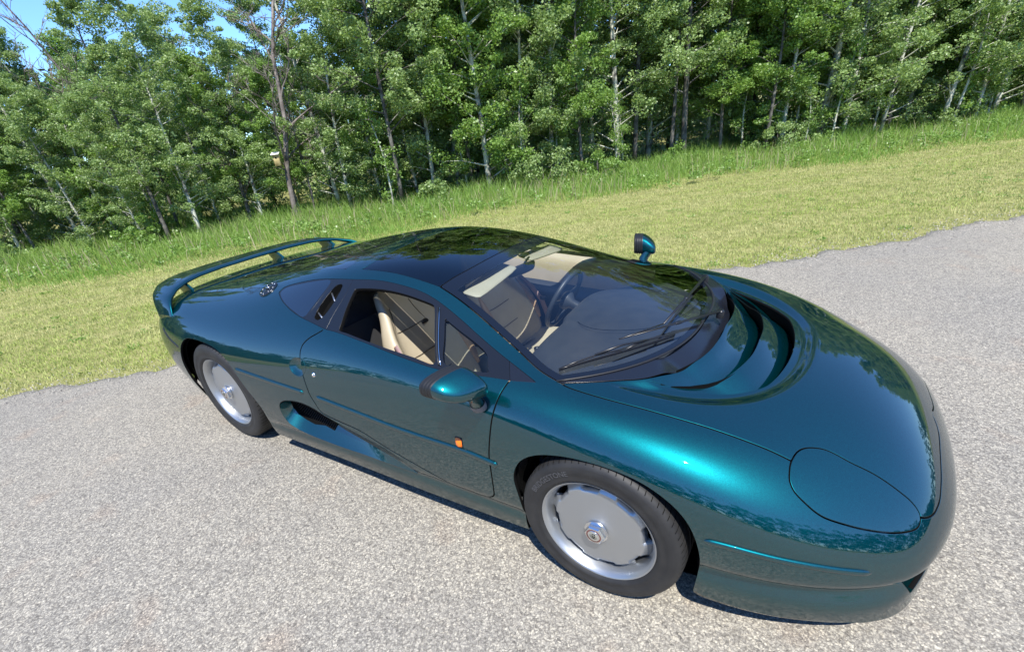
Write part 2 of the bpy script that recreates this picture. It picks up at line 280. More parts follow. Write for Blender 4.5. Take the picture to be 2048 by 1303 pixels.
SILVER=mat('machined_silver_wheel',(.42,.435,.45),.40,.85,.25)
TAN=mat('tan_leather',(.4,.27,.16),.5); noise_col(TAN,(.36,.235,.135),(.42,.285,.17),9,3,.3,.7,.25,260,.002)
CREAM=mat('cream_leather',(.62,.56,.44),.5); noise_col(CREAM,(.40,.345,.245),(.45,.39,.285),8,3,.3,.7,.25,240,.002)
VISOR=mat('cream_vinyl',(.72,.69,.58),.6); noise_col(VISOR,(.31,.295,.22),(.35,.335,.26),7,3,.3,.7,.15,200,.002)
DASH=mat('dark_grey_leather',(.028,.034,.045),.42); noise_col(DASH,(.024,.03,.042),(.034,.04,.052),12,3,.3,.7,.2,280,.002)
CARPET=mat('dark_carpet',(.03,.03,.032),.95)
STITCH=mat('dark_seam',(.06,.045,.03),.9)
ORANGE=mat('amber_lens',(1.0,.20,.012),.2,0,.4,**{'Emission Strength':0.0})
ROOT=Vector((-1.32,0,0))
car=empty('sports_car',ROOT)
meta(car,'glossy dark teal low supercar parked on the road with its side window lowered','car')
RN=np.array(ROOT)
def bowl(x,y):
    r=(np.abs((x+.10)/.685)**2.4+np.abs(y/.70)**2.4)**(1/2.4)
    t=np.clip((1.0-r)/.10,0,1); t=t*t*(3-2*t)
    xc=np.interp(np.abs(y),[0,.12,.26,.37,.47,.53,.59,.65,.71,.765],[.22,.22,.207,.172,.129,.091,.046,-.024,-.114,-.207]); q=np.clip((x-xc+.004)/.09,0,1); q=q*q*(3-2*q)
    return -.022*t*q
def tuck(x,y,z):
    t=np.clip((x-.30)/.08,0,1); a=-.034*np.exp(-((z-.268)/.040)**2)*t
    q=np.clip((x+2.2)/.15,0,1)*np.clip((-.30-x)/.06,0,1)
    fl=.020*t*np.clip((.235-z)/.11,0,1)**1.3
    return fl+a-.013*np.exp(-((z-.245)/.028)**2)*q
def disp(P): return bowl(P[:,0],P[:,1])*np.clip((P[:,2]-.55)/.1,0,1)+tuck(P[:,0],P[:,1],P[:,2])
def SD(u,v,extra=None):
    """displaced surface points and normals at parameters"""
    def ev(u,v):
        P=S(u,v); h=2e-3
        a=S(u+h,v)-S(u-h,v); b=S(u,v+h)-S(u,v-h); n=np.cross(a,b); n/=np.linalg.norm(n,axis=-1,keepdims=True)+1e-12
        wq=(np.clip((u-17.6)/.9,0,1)*np.clip((np.abs(v)-7.6)/.9,0,1))[:,None]; alt=np.column_stack([np.full(len(u),.5),.86*np.sign(v),np.full(len(u),.02)]); n=n*(1-wq)+alt*wq; n/=np.linalg.norm(n,axis=-1,keepdims=True)+1e-12
        d=disp(P)
        return P+n*d[:,None],n
    P,n0=ev(u,v); h=6e-3
    a=ev(u+h,v)[0]-ev(u-h,v)[0]; b=ev(u,v+h)[0]-ev(u,v-h)[0]
    n=np.cross(a,b); n/=np.linalg.norm(n,axis=-1,keepdims=True)+1e-12
    wq=(np.clip((u-17.6)/.9,0,1)*np.clip((np.abs(v)-7.6)/.9,0,1))[:,None]; n=n*(1-wq)+n0*wq; n/=np.linalg.norm(n,axis=-1,keepdims=True)+1e-12
    return P,n
# ---- trimming ----
us=np.linspace(0,NU-1.0005,(NU-1)*22+1); vs=np.linspace(-9,9,321)
_G=Sgrid(us,vs); _I=np.arange(len(us)*len(vs)).reshape(len(us),len(vs))
_a,_b,_c,_d=_I[:-1,:-1].ravel(),_I[1:,:-1].ravel(),_I[1:,1:].ravel(),_I[:-1,1:].ravel()
UU,VV=np.meshgrid(us,vs,indexing='ij')
V0=np.column_stack([UU.ravel(),VV.ravel(),_G.reshape(-1,3)])
F0=np.concatenate([np.stack([_a,_b,_c],1),np.stack([_a,_c,_d],1)])
def compact(V,F):
    k,inv=np.unique(F.ravel(),return_inverse=True); return V[k],inv.reshape(F.shape)
def clip(M,d):
    """keep the part of triangle mesh M=(V,F) where d>=0"""
    V,F=M
    if len(F)==0: return M
    d=np.where(np.abs(d)<1e-6,1e-6,d)
    s=(d>0)[F]; k=s.sum(1); full=F[k==3]; out=[full]; newV=[V]; base=len(V)
    sel=F[(k==1)|(k==2)]; ss=(d>0)[sel]; kk=ss.sum(1)
    if len(sel):
        # rotate so that the odd vertex comes first
        odd=np.where(kk==1,ss.argmax(1),(~ss).argmax(1)); r=np.arange(len(sel))
        A=sel[r,odd];B=sel[r,(odd+1)%3];C=sel[r,(odd+2)%3]
        def cut(a,b): lo,hi=np.minimum(a,b),np.maximum(a,b); return lo.astype(np.int64)*len(V)+hi
        e1,e2=cut(A,B),cut(A,C); ue,inv=np.unique(np.concatenate([e1,e2]),return_inverse=True)
        lo,hi=ue//len(V),ue%len(V); t=(d[lo]/(d[lo]-d[hi]))[:,None]; newV.append(V[lo]*(1-t)+V[hi]*t)
        i1=base+inv[:len(sel)]; i2=base+inv[len(sel):]; one=kk==1
        out.append(np.stack([A,i1,i2],1)[one]); t2=~one
        out.append(np.stack([i1,B,C],1)[t2]); out.append(np.stack([i1,C,i2],1)[t2])
    return compact(np.concatenate(newV),np.concatenate(out))
def smooth_line(pts,closed=False,n=6,it=2):
    P=np.array(pts,float)
    idx=range(len(P)) if closed else range(len(P)-1); out=[]
    for i in idx:
        if closed: p0,p1,p2,p3=P[i-1],P[i],P[(i+1)%len(P)],P[(i+2)%len(P)]
        else: p1,p2=P[i],P[i+1]; p0=P[i-1] if i else 2*p1-p2; p3=P[i+2] if i+2<len(P) else 2*p2-p1
        for t in np.arange(n)/n: out.append(.5*((2*p1)+(-p0+p2)*t+(2*p0-5*p1+4*p2-p3)*t*t+(-p0+3*p1-3*p2+p3)*t**3))
    if not closed: out.append(P[-1])
    Q=np.array(out)
    for _ in range(it*3):
        if closed: Q=(np.roll(Q,1,0)+2*Q+np.roll(Q,-1,0))/4
        else: Q[1:-1]=(Q[:-2]+2*Q[1:-1]+Q[2:])/4
    return Q
def fold(V):
    v=-np.abs(V[:,1]); return V[:,0],v,np.column_stack([V[:,2],-np.abs(V[:,3]),V[:,4]])
def inside(poly,u,v):
    r=np.zeros(len(u),bool); x,y=poly[:,0],poly[:,1]; xn,yn=np.roll(x,-1),np.roll(y,-1)
    for a,b,c,d in zip(x,y,xn,yn):
        if b==d: continue
        r^=((b>v)!=(d>v))&(u<(c-a)*(v-b)/(d-b)+a)
    return r
def segdist(P,L):
    best=np.full(len(P),1e9)
    for a,b in zip(L[:-1],L[1:]):
        ab=b-a; t=np.clip(((P-a)@ab)/(ab@ab+1e-12),0,1); best=np.minimum(best,((P-a-t[:,None]*ab)**2).sum(1))
    return np.sqrt(best)
def field(M,lines,extra=None,mask=None):
    """signed metric distance (inside +) to the closed region whose boundary is the given uv lines;
    'extra' closes the polygon across places that are not real edges"""
    V=M[0]; u,v,P=fold(V)
    poly=np.concatenate([l for l,_ in lines]); ins=inside(poly,u,v)
    lo,hi=poly.min(0)-.6,poly.max(0)+.6
    near=(u>lo[0])&(u<hi[0])&(v>lo[1])&(v<hi[1])
    d=np.full(len(V),1.0); dn=np.full(near.sum(),1.0)
    for l,real in lines:
        if real: dn=np.minimum(dn,segdist(P[near],S(l[:,0],l[:,1])))
    d[near]=dn
    return np.where(ins,d,-d)
def bound(F):
    e=np.concatenate([F[:,[0,1]],F[:,[1,2]],F[:,[2,0]]]).astype(np.int64); n=int(F.max())+1
    k=e[:,0]*n+e[:,1]; r=e[:,1]*n+e[:,0]; return e[~np.isin(k,r)]
def panel(name,M,m,parent,off=0.0,depth=.014,rnd=.0009,dispf=None,thick=True,only=None):
    V,F=M
    P,n=SD(V[:,0],V[:,1]) if dispf is None else dispf(V)
    P=P+n*off
    # F orientation: make face normal agree with n
    fn=np.cross(P[F[:,1]]-P[F[:,0]],P[F[:,2]]-P[F[:,0]]); bad=(fn*n[F].sum(1)).sum(1)<0; F=F.copy(); F[bad]=F[bad][:,::-1]
    L=n[F].reshape(-1,3); allV=[P]; allF=[F]; allN=[L]
    if thick:
        e=bound(F); uv=V; ku=(uv[:,0]>18.98)|(np.abs(uv[:,1])>8.985)|((uv[:,0]>18.4)&(np.abs(uv[:,1])>8.4)); ku|=(P[:,2]<.175)&(P[:,0]>.45); e=e[~(ku[e[:,0]]&ku[e[:,1]])]; w=P[e[:,1]]-P[e[:,0]]; tv=np.cross(w,n[e[:,0]]); tv/=np.linalg.norm(tv,axis=1,keepdims=True)+1e-12
        T=np.zeros_like(P); np.add.at(T,e[:,0],tv); np.add.at(T,e[:,1],tv); ids=np.unique(e); T=T[ids]; T/=np.linalg.norm(T,axis=1,keepdims=True)+1e-12
        remap=np.full(len(P),-1); remap[ids]=np.arange(len(ids)); b=len(P); k=len(ids)
        r0=P[ids]; r1=r0+T*rnd-n[ids]*rnd; r2=r1-n[ids]*depth; nm=n[ids]+T; nm/=np.linalg.norm(nm,axis=1,keepdims=True)+1e-12
        allV+= [r0,r1,r1,r2]
        i,j=remap[e[:,0]],remap[e[:,1]]
        def strip(o0,o1,n0,n1):
            a,bb,c,d=b+o0*k+i,b+o0*k+j,b+o1*k+j,b+o1*k+i
            # outward winding: swap so normals match T
            allF.append(np.stack([bb,a,d],1)); allF.append(np.stack([bb,d,c],1))
            allN.append(np.stack([n0[j],n0[i],n1[i]],1).reshape(-1,3)); allN.append(np.stack([n0[j],n1[i],n1[j]],1).reshape(-1,3))
        strip(0,1,n[ids],nm); strip(2,3,nm,T)
    nf=[len(f) for f in allF]; mi=np.zeros(sum(nf),int); mats=[m]
    if thick and len(nf)>3: mi[-(nf[-1]+nf[-2]):]=1; mats=[m,VOID]  # edge walls coloured black to paint the shade inside the panel gaps
    return mesh(name,np.concatenate(allV)-RN,np.concatenate(allF),mats,parent,True,np.concatenate(allN),midx=mi)
def side(M,s):
    V,F=M; k=(V[F][:,:,1].mean(1)*s)>0; return compact(V,F[k])
G2=.0042   # half panel gap
def cutout(M,lines,gap=G2):
    d=field(M,lines); return clip(M,d-gap),clip(M,-d-gap)
def ln(k,a=None,b=None,**kw): return smooth_line(FT[k][a:b],**kw)
def centre(l,rev=False):
    """finish a half line exactly at the centre and just beyond"""
    return l
CTR=lambda u:np.array([[u,0.0],[u,.8]])
M0=(V0,F0)
# wheel arches
af=np.concatenate([ln('arch_f')]); afp=[(np.array([[af[0,0]-.02,-9.6]]),False),(af,True),(np.array([[af[-1,0],-9.6]]),False)]
ar=ln('arch_r',it=2); arp=[(np.array([[RA0,-9.6],[RA0,-8.3]]),True),(ar,True),(np.array([[ar[-1,0]+.02,-9.6]]),False)]
d=field(M0,afp); M0=clip(M0,-d); d=field(M0,arp); M0=clip(M0,-d)
# windscreen with cowl
sl=ln('screen',0,7,it=1); sb=ln('screen',6,None,it=2); uc=sb[-1,0]; hd=ln('header')[:]; hd=hd[hd[:,1]<=0]; uh=hd[-1,0]
scr=[(sl,True),(sb,True),(CTR(uc)[:1],True),(CTR(uc)[1:],False),(CTR(uh)[1:],False),(np.concatenate([[[uh,0]],hd[::-1]]),True)]
SCR,M0=cutout(M0,scr)
gl=ln('glassline'); ug=gl[-1,0]
gpoly=[(np.array([[gl[0,0]+.35,gl[0,1]-1.0],gl[0]]),False),(gl,True),(np.array([[ug,gl[-1,1]],[ug,0]]),True),(np.array([[ug,.8],[8.5,.8],[8.5,-8]]),False)]
dgl=field(SCR,gpoly); GL=clip(SCR,dgl-.0015); COW=clip(SCR,-dgl-.0015)
# transparent area inside the black border
ud,vd,Pd=fold(GL[0]); 
dA=segdist(Pd,S(sl[:,0],sl[:,1])); dH=segdist(Pd,S(hd[:,0],hd[:,1])); dB=segdist(Pd,S(gl[:,0],gl[:,1]))
dd=np.minimum(np.minimum(dA-.034,(dH-.085)),dB-.03)
# round the corners a little
FR=clip(GL,-dd); CL=clip(GL,dd)
# roof glass
rs=ln('roofside'); rr=ln('roofrear'); rr=rr[rr[:,1]<=0]; ur=rr[-1,0]
roof=[(rs,True),(rr,True),(np.array([[ur,0]]),True),(np.array([[ur,.8],[uh,.8]]),False),(np.concatenate([[[uh,0]],hd[::-1]]),True)]
ROOF,M0=cutout(M0,roof,.002)
# rear glass over the engine
re_=ln('rearglassedge'); rf=ln('rearglassfront'); rf=rf[rf[:,1]<=0]; uf=rf[-1,0]; ue=re_[-1,0]
rg=[(rf[::-1],True),(re_,True),(np.array([[ue,re_[-1,1]],[ue,0]]),True),(np.array([[ue,.8],[uf,.8]]),False),(np.array([[uf,0],rf[-1]]),True)]
REAR,M0=cutout(M0,rg,.002)
# side glass region
dl=smooth_line(FT['dlo_top'],it=1); db=smooth_line(FT['dlo_bot'],it=1)
DLO,M0=cutout(M0,[(dl,True),(db,True)],.0015)
def closedf(k,it=1): return [(lambda q:(np.concatenate([q,q[:1]]),True))(smooth_line(FT[k],closed=True,it=it))]
dw=field(DLO,closedf('window')); DLO=clip(DLO,-dw)
dw=field(DLO,closedf('qlight')); QL=clip(DLO,dw); DLO=clip(DLO,-dw)
dw=field(DLO,closedf('vent')); DLO=clip(DLO,-dw)
dw=field(DLO,closedf('quarter')); QT=clip(DLO,dw-.001); DLO=clip(DLO,-dw-.001)
# split the surround where the door ends: rear pillar panel / frame / fixed triangle
uq=ln('quarter_seam'); vp=ln('ventpanel_front'); ft=ln('fixtri')
def cutline(M,l,far):
    """split M along an open line; far = uv point lying on the + side"""
    ext0=l[0]+(l[0]-l[1])*40; ext1=l[-1]+(l[-1]-l[-2])*40
    poly=[(np.array([ext0,l[0]]),True),(l,True),(np.array([l[-1],ext1]),True),(np.array([ext1,far,ext0]),False)]
    d=field(M,poly); return clip(M,d-.0015),clip(M,-d-.0015)
VENTP,REST=cutline(DLO,vp,np.array([3.0,-4.0]))
QFR,VENTP=cutline(VENTP,uq,np.array([3.0,-4.0]))
TRI,FRAME=cutline(REST,ft,np.array([15.,-5.0]))
# door
dr=smooth_line(FT['door'],it=1)
DOOR,M0=cutout(M0,[(dr,True),(np.array([dr[-1],[dr[-1,0],dr[-1,1]+.5],[dr[0,0],dr[0,1]+.5],dr[0]]),False)])
# side air intake, fuel cap, flush handle
sct=smooth_line(FT['scoop_top'],it=1); scb=smooth_line(FT['scoop_bot'],it=1); scp=[(sct,True),(scb[::-1],True)]
M0=clip(M0,-field(M0,scp)); DOOR=clip(DOOR,-field(DOOR,scp))
HD,M0=cutout(M0,closedf('handle'),.0012); dq=field(DOOR,closedf('handle')); HD2=clip(DOOR,dq-.0012); DOOR=clip(DOOR,-dq-.0012)
itk=smooth_line(FT['intake'],it=1); ui,vi=itk[-1]
itp=[(itk,True),(np.array([[ui,vi],[ui,0]]),True),(np.array([[ui,.8],[18.3,.8]]),False),(np.array([[18.3,0],[18.3,FT['mouth'][0][1]]]),True),(smooth_line(FT['mouth'][:]+[FT['intake'][0]],it=1),True)]
MOUTH,M0=cutout(M0,itp,.001)
# headlight covers
HL,M0=cutout(M0,closedf('headlight',3),.0036)
# bonnet
hl=ln('hoodline'); hf=ln('hoodfront'); hf=hf[hf[:,1]<=0]; uhf=hf[-1,0]
hli=smooth_line(FT['headlight'][8:16])
bon=[(hl,True),(np.array([hl[-1],hli[0]]),False),(hli,False),(np.array([hli[-1],hf[0]]),False),(hf,True),(np.array([[uhf,0]]),True),(np.array([[uhf,.8],[uc,.8]]),False),(np.concatenate([[[uc,0]],sb[::-1]]),False)]
BON,M0=cutout(M0,bon)
# louvre steps
l2=ln('l2'); l2=l2[l2[:,1]<=0]; u2=l2[-1,0]; l3=ln('l3'); l3=l3[l3[:,1]<=0]; u3=l3[-1,0]
def step(l,uu): return [(l,True),(np.array([[uu,0]]),True),(np.array([[uu,.8],[uc-.5,.8],[uc-.5,l[0,1]-.4]]),False)]
d3=field(BON,step(l3,u3)); IN3=clip(BON,d3); BON=clip(BON,-d3)
d2=field(IN3,step(l2,u2)); LA=clip(IN3,d2); LB=clip(IN3,-d2)
def diver(edge,half,D=.070,W=.140):
    L3=S(edge[:,0],edge[:,1])
    def f(V):
        P,n=SD(V[:,0],V[:,1]); Pf=V[:,2:5].copy(); Pf[:,1]=-np.abs(Pf[:,1])
        s=segdist(Pf,L3); y=np.abs(V[:,3]); win=np.clip((half-y)/(.30*half),0,1); win=win*win*(3-2*win)
        W2=W*(.35+.65*win); t=np.clip(1-s/W2,0,1)
        P=P-np.array([0,0,1.0])*(D*win*t**1.35)[:,None]-n*.0006
        return P,n
    return f
def renorm(V,F,f):
    P,n=f(V); fn=np.cross(P[F[:,1]]-P[F[:,0]],P[F[:,2]]-P[F[:,0]]); fl=(fn*n[F[:,0]]).sum(1)<0; fn[fl]*=-1
    m=np.zeros_like(P)
    for k in range(3): np.add.at(m,F[:,k],fn)
    m/=np.linalg.norm(m,axis=1,keepdims=True)+1e-12; return P,m
def dive_panel(name,M,edge,half,m,parent):
    f=diver(edge,half); P,n=renorm(M[0],M[1],f); return panel(name,M,m,parent,dispf=lambda V:(P,n),depth=.004,rnd=.0008)
M0=clip(M0,np.maximum(18.93-M0[0][:,0],8.93-np.abs(M0[0][:,1])))
body=panel('body',M0,PAINT,car)
bonnet=panel('bonnet',BON,PAINT,car,depth=.010,rnd=.0012)
dive_panel('louvre_panel',LB,l3,.60,PAINT,bonnet)
dive_panel('louvre_panel',LA,l2,.58,PAINT,bonnet)
cowl=dive_panel('cowl_panel',COW,sb,.52,COWL,car)
# dark ducts under the bonnet lips
def duct(edge,half):
    e=edge[::3]; P=SD(e[:,0],e[:,1])[0]; P=np.concatenate([P,(P*[1,-1,1])[::-1]]); k=np.abs(P[:,1])<half*1.02; P=P[k]
    mb=MB(); rows=[[Vector(p+np.array([.004,0,-.006]))-ROOT for p in P],[Vector(p+np.array([.006,0,-.10]))-ROOT for p in P],[Vector(p+np.array([.10,0,-.12]))-ROOT for p in P]]
    mb.grid(rows); mb.build('air_duct',VOID,bonnet)
duct(l3,.56); duct(l2,.54); duct(sb,.48)
for s_ in(1,):
    q=gl[::2]; P_,n_=SD(q[:,0],q[:,1]); P_=P_+n_*.002; P_=np.concatenate([P_,(P_*[1,-1,1])[::-1]]); b_=MB(); b_.tube([Vector(p)-ROOT for p in P_],.0055,6,flat=.6); b_.build('glass_edge_seal',RUBBER,car)
ws=panel('windscreen',CL,GLASS,car,thick=False); panel('black_border',FR,FRIT,ws,depth=.006)
panel('roof_glass',ROOF,ROOFG,car,off=-.0005,depth=.008); panel('engine_cover_glass',REAR,BLACKGLASS,car,off=-.0005,depth=.008)
doors=[]
for s in(-1,1):
    dO=panel('door',side(DOOR,s),PAINT,car,depth=.016); doors.append(dO)
    fr=panel('window_surround',side(FRAME,s),SURR,dO,off=-.0012,depth=.02)
    panel('quarter_light',side(QL,s),SGLASS,dO,off=-.006,thick=False)
    panel('vent_panel',side(VENTP,s),SURR,car,off=-.0015,depth=.01); panel('fixed_corner_panel',side(TRI,s),COWL,car,off=-.0015)
    q=panel('rear_quarter_window',side(QT,s),BLACKGLASS,car,off=-.0015); panel('window_seal',side(QFR,s),SURR,q,off=-.002)
    panel('headlight_cover',side(HL,s),PAINT,car,off=.0,depth=.012,rnd=.0012)

def onS(u,v):
    """surface point and outward normal"""
    P,n=SD(np.array([float(u)]),np.array([float(v)])); return Vector(P[0]),Vector(n[0])
def rel(L): return [Vector(p)-ROOT for p in L]
# ---- door handles ----
def dish(M,depth,m,name,parent):
    e=smooth_line(FT['handle'],closed=True,it=1); L3=S(e[:,0],e[:,1])
    def f(V):
        P,n=SD(V[:,0],V[:,1]); Pf=V[:,2:5].copy(); Pf[:,1]=-np.abs(Pf[:,1]); s=segdist(Pf,L3); t=np.clip(s/.030,0,1)
        return P-n*(depth*(t*(2-t)))[:,None],n
    P,m_=renorm(M[0],M[1],f); return panel(name,M,m,parent,dispf=lambda V:(P,m_),depth=.004,rnd=.0008)
for s,dO in zip((-1,1),doors):
    h=dish(side(HD,s),.016,PAINT,'door_handle_recess',car); dish(side(HD2,s),.0,PAINT,'door_handle',dO)
# ---- side air intakes ----
GRM=mat('dark_grille_bars',(.006,.007,.009),.5,0,0,.3)
for s in(-1,1):
    n=15; T=np.linspace(0,1,n)**1.3
    def at(l,t):
        L3=S(l[:,0],l[:,1]); c=np.concatenate([[0],np.cumsum(np.linalg.norm(np.diff(L3,axis=0),axis=1))]); c/=c[-1]
        return np.array([np.interp(t,c,L3[:,k]) for k in range(3)])
    fl=[];wl=[];pth=[]
    for t in T:
        A=at(sct,t); B=at(scb,t); dp=.135*(1-t)**1.15+.002; dp*=min(1,(t/.03+.15))
        C=B*.62+A*.38+np.array([0,dp,0]); 
        B2=B+np.array([0,.006,0]); row=[]
        for k in np.linspace(0,1,7):
            q=B*(1-k)**2+2*k*(1-k)*(B*.45+C*.55+np.array([0,0,-.012*(1-t)]))+C*k*k; row.append(q)
        fl.append(row)
        wl.append([C*(1-k)+(A+np.array([0,.004,0]))*k+np.array([0,.02*math.sin(math.pi*k)*(1-t),0]) for k in np.linspace(0,1,5)])
    mir=lambda rows:[[ (Vector(p) if s<0 else Vector((p[0],-p[1],p[2])))-ROOT for p in r] for r in rows]
    r=MB(); r.grid(mir(fl)); o=r.build('air_intake',PAINT,car)
    r=MB(); r.grid(mir(wl)); r.build('intake_wall',PAINT,o)
    g=MB(); gp=mir(wl)
    for i in range(0,6):
        for j in range(4):
            a=gp[i][j];b=gp[i+1][j+1]
    # ribbed grille at the deep end; its black sheet stands for the cavity's shade
    rows=[];K=[k for k in range(n) if T[k]<.42]
    gf=mir(fl)
    for k in K: rows.append([p+Vector((0,-.001 if s<0 else .001,.0015)) for p in (gf[k][3:] if T[k]<.30 else gf[k][4:]+[gf[k][-1]])][:4]+[p+Vector((0,-.003 if s<0 else .003,-.001)) for p in gp[k][1:]])
    g.grid(rows)
    for q in np.linspace(.03,.40,25):
        i=max(k for k in range(n-1) if T[k]<=q); f=(q-T[i])/(T[i+1]-T[i]); f=max(0,min(1,f))
        g.tube([gf[i][j]*(1-f)+gf[i+1][j]*f+Vector((0,0,.004)) for j in (4,5,6)]+[gp[i][j]*(1-f)+gp[i+1][j]*f+Vector((0,.006*s,0)) for j in (1,2,3,4)],.0020,5,1)
    g.build('intake_grille',[VOID,GRM],o)
# ---- wheel arch liners, floor, inner shell ----
for (cx,cz,R,y0) in((0.01,.31,.385,.60),(-2.60,.33,.44,.52)):
    for s in(-1,1):
        b=MB(); rows=[]
        for y in(y0,.87):
            rows.append([Vector((cx+R*math.cos(t),s*y,cz+(R+.0)*math.sin(t)*.98))-ROOT for t in np.linspace(-.35,math.pi+.35,30)])
        b.grid(rows); b.add([rows[0][i] for i in range(30)],[tuple(range(30))]); b.build('wheel_arch_liner',VOID,car)
def shell():
    L=clip(M0,M0[0][:,0]*0+1)
    V,F=M0; P,n=SD(V[:,0],V[:,1]); P=P-n*.03
    return P,F
b=MB(); pl=[(-3.3,.75),(-3.2,.86),(-2.2,.86),(-.35,.88),(.35,.82),(.78,.62),(.80,.4),(.80,0)]; pts=[Vector((x,y,.135))-ROOT for x,y in pl]+[Vector((x,-y,.135))-ROOT for x,y in pl[::-1][1:]]
b.add(pts,[tuple(range(len(pts)))]); b.build('underfloor',VOID,car)
# added transverse baffles keep daylight out of the shut lines
b=MB()
def sect(x,ymax,z1): return [Vector((x,-ymax,.14))-ROOT,Vector((x,ymax,.14))-ROOT,Vector((x,ymax*.93,z1))-ROOT,Vector((x,-ymax*.93,z1))-ROOT]
for x,y,z in((-.36,.86,.70),(.40,.80,.58),(-2.10,.84,.82)):
    b=MB(); b.add(sect(x,y,z),[(0,1,2,3)]); b.build('light_baffle',VOID,car)
# ---- unseen black shell added under the body to block light behind panel gaps ----
def offshell(name,M,off,m,parent):
    P,n=SD(M[0][:,0],M[0][:,1]); return mesh(name,P-n*off-RN,M[1],m,parent)
offshell('light_block_shell',clip(clip(M0,16.3-M0[0][:,0]),8.2-np.abs(M0[0][:,1])),.04,VOID,body)
# ---- rub strips ----
def strip_on(key,name,parent,w=.0135,h=.009,taper=True,m=PAINT,mirror=True,a=None,b=None):
    l=smooth_line(FT[key],it=1)[a:b]
    for s in(-1,1):
        rows=[];N=len(l)
        P,n=SD(l[:,0],l[:,1])
        for i in range(N):
            p=Vector(P[i]);nn=Vector(n[i]); t=Vector(P[min(i+1,N-1)]-P[max(i-1,0)]).normalized(); up=nn.cross(t).normalized(); 
            if up.z<0: up=-up
            k=1.0
            e=min(i,N-1-i)/2.5
            if e<1: k=max(.15,math.sqrt(1-(1-e)**2))
            row=[p+up*(w*k*c)+nn*(h*k*d-.0005) for c,d in((1,-.2),(.95,.55),(.45,1),(-.45,1),(-.95,.5),(-1,-.2))]
            if s>0: row=[Vector((q.x,-q.y,q.z)) for q in row]
            rows.append([q-ROOT for q in row])
        r=MB(); r.grid(rows); r.add(rows[0],[tuple(range(6))]); r.add(rows[-1],[tuple(range(6))]); r.build(name,m,parent if not isinstance(parent,list) else parent[0 if s<0 else 1])
STR=smooth_line(FT['strip'],it=1); cutu=[FT['strip'][2][0],14.0]
def seg(l,u0,u1): return l[(l[:,0]>=u0)&(l[:,0]<=u1)]
ud0=np.interp(0,[0,1],[FT['strip'][2][0],0]); 
for nm,u0,u1,par in(('rub_strip',0,ud0-.012,body),('rub_strip',ud0+.012,11.08,doors),('rub_strip',11.13,30,body)):
    FT['_s']=[tuple(q) for q in STR[(STR[:,0]>=u0)&(STR[:,0]<=u1)]]
    if len(FT['_s'])>2: strip_on('_s',nm,par)
strip_on('fstrip','rub_strip',body,w=.011,h=.008)
strip_on('rstrip','rub_strip',body,w=.012,h=.004,m=PLASTIC)
# ---- marker lamps, lock, fuel cap ----
def frame_at(u,v,s):
    p,n=onS(u,v)
    if s>0: p=Vector((p.x,-p.y,p.z)); n=Vector((n.x,-n.y,n.z))
    z=n.normalized(); x=Vector((1,0,0)); x=(x-z*x.dot(z)).normalized(); y=z.cross(x)
    return p-ROOT,Matrix((x,y,z)).transposed()
um,vm=np.mean(np.array(FT['amber']),0); uk,vk=FT['key'][0]; uf_,vf_=FT['fuel'][0]
for s,dO in zip((-1,1),doors):
    p,R=frame_at(um,vm,s)
    b=MB(); b.box(p+R@Vector((0,0,.001)),(.0185,.0250,.0022),R,bev=.0018); o=b.build('lamp_seal',RUBBER,dO)
    b=MB(); b.box(p+R@Vector((0,0,.003)),(.0165,.0230,.008),R,bev=.0075); 
    b.build('marker_lamp',ORANGE,dO)
    p,R=frame_at(uk,vk,s); b=MB(); b.lathe([(.0001,.007),(.006,.007),(.0085,.006),(.011,.004),(.013,0)],p,R,24); b.lathe([(.0001,.0078),(.004,.0078),(.0045,.0065)],p,R,16); b.build('door_lock',CHROME,dO)
p,R=frame_at(uf_,vf_,-1)
CAPM=mat('dark_cap',(.012,.016,.024),.22)
CHROME2=mat('dull_metal',(.45,.46,.48),.35,.9)
FUELM=mat('dark_steel',(.10,.11,.13),.25,.9)
b=MB(); p=p+R@Vector((0,0,.004)); b.lathe([(.0001,.003),(.030,.003),(.032,.0045),(.036,.0045),(.037,.003),(.056,.003),(.060,.001),(.060,-.010)],p,R,40); fc=b.build('fuel_cap',CAPM,car)
for k in range(8):
    t=k*math.pi/4+.2; b=MB(); b.lathe([(.0001,.0046),(.0028,.0045),(.0038,.003)],p+R@Vector((.047*math.cos(t),.047*math.sin(t),0)),R,10); b.build('bolt',CHROME2,fc)
b=MB(); b.box(p+R@Vector((0,0,.008)),(.021,.005,.005),R,bev=.002); b.build('cap_grip',CHROME,fc)
# ---- vent slots in the rear pillar ----
for s in(-1,1):
    vv=np.array(FT['vent']); P,n=SD(vv[:,0],vv[:,1]); c=P.mean(0); nm=n.mean(0)
    inr=[Vector(q-nm*.035+(c-q)*.12) for q in P]; out_=[Vector(q-nm*.001) for q in P]; mid=Vector(c-nm*.036)
    if s>0: fx=lambda q:Vector((q.x,-q.y,q.z))
    else: fx=lambda q:q
    b=MB(); b.grid([[fx(q)-ROOT for q in out_],[fx(q)-ROOT for q in inr]],closed=True); b.add([fx(q)-ROOT for q in inr],[tuple(range(len(inr)))]); o=b.build('vent_slot',VOID,car)  # recess coloured black so the slot's shade holds even in sun
    for k in(.25,.5,.75):
        i=int(k*6); a=Vector(P[1+i]);d=Vector(P[-2-i]) if i<len(P)-4 else Vector(P[6])
        b=MB(); b.tube([fx(a-Vector(nm)*.014)-ROOT,fx(d-Vector(nm)*.014)-ROOT],.0045,6); b.build('vent_blade',CHROME2 if 'dull_metal' in MATS else CHROME,o)
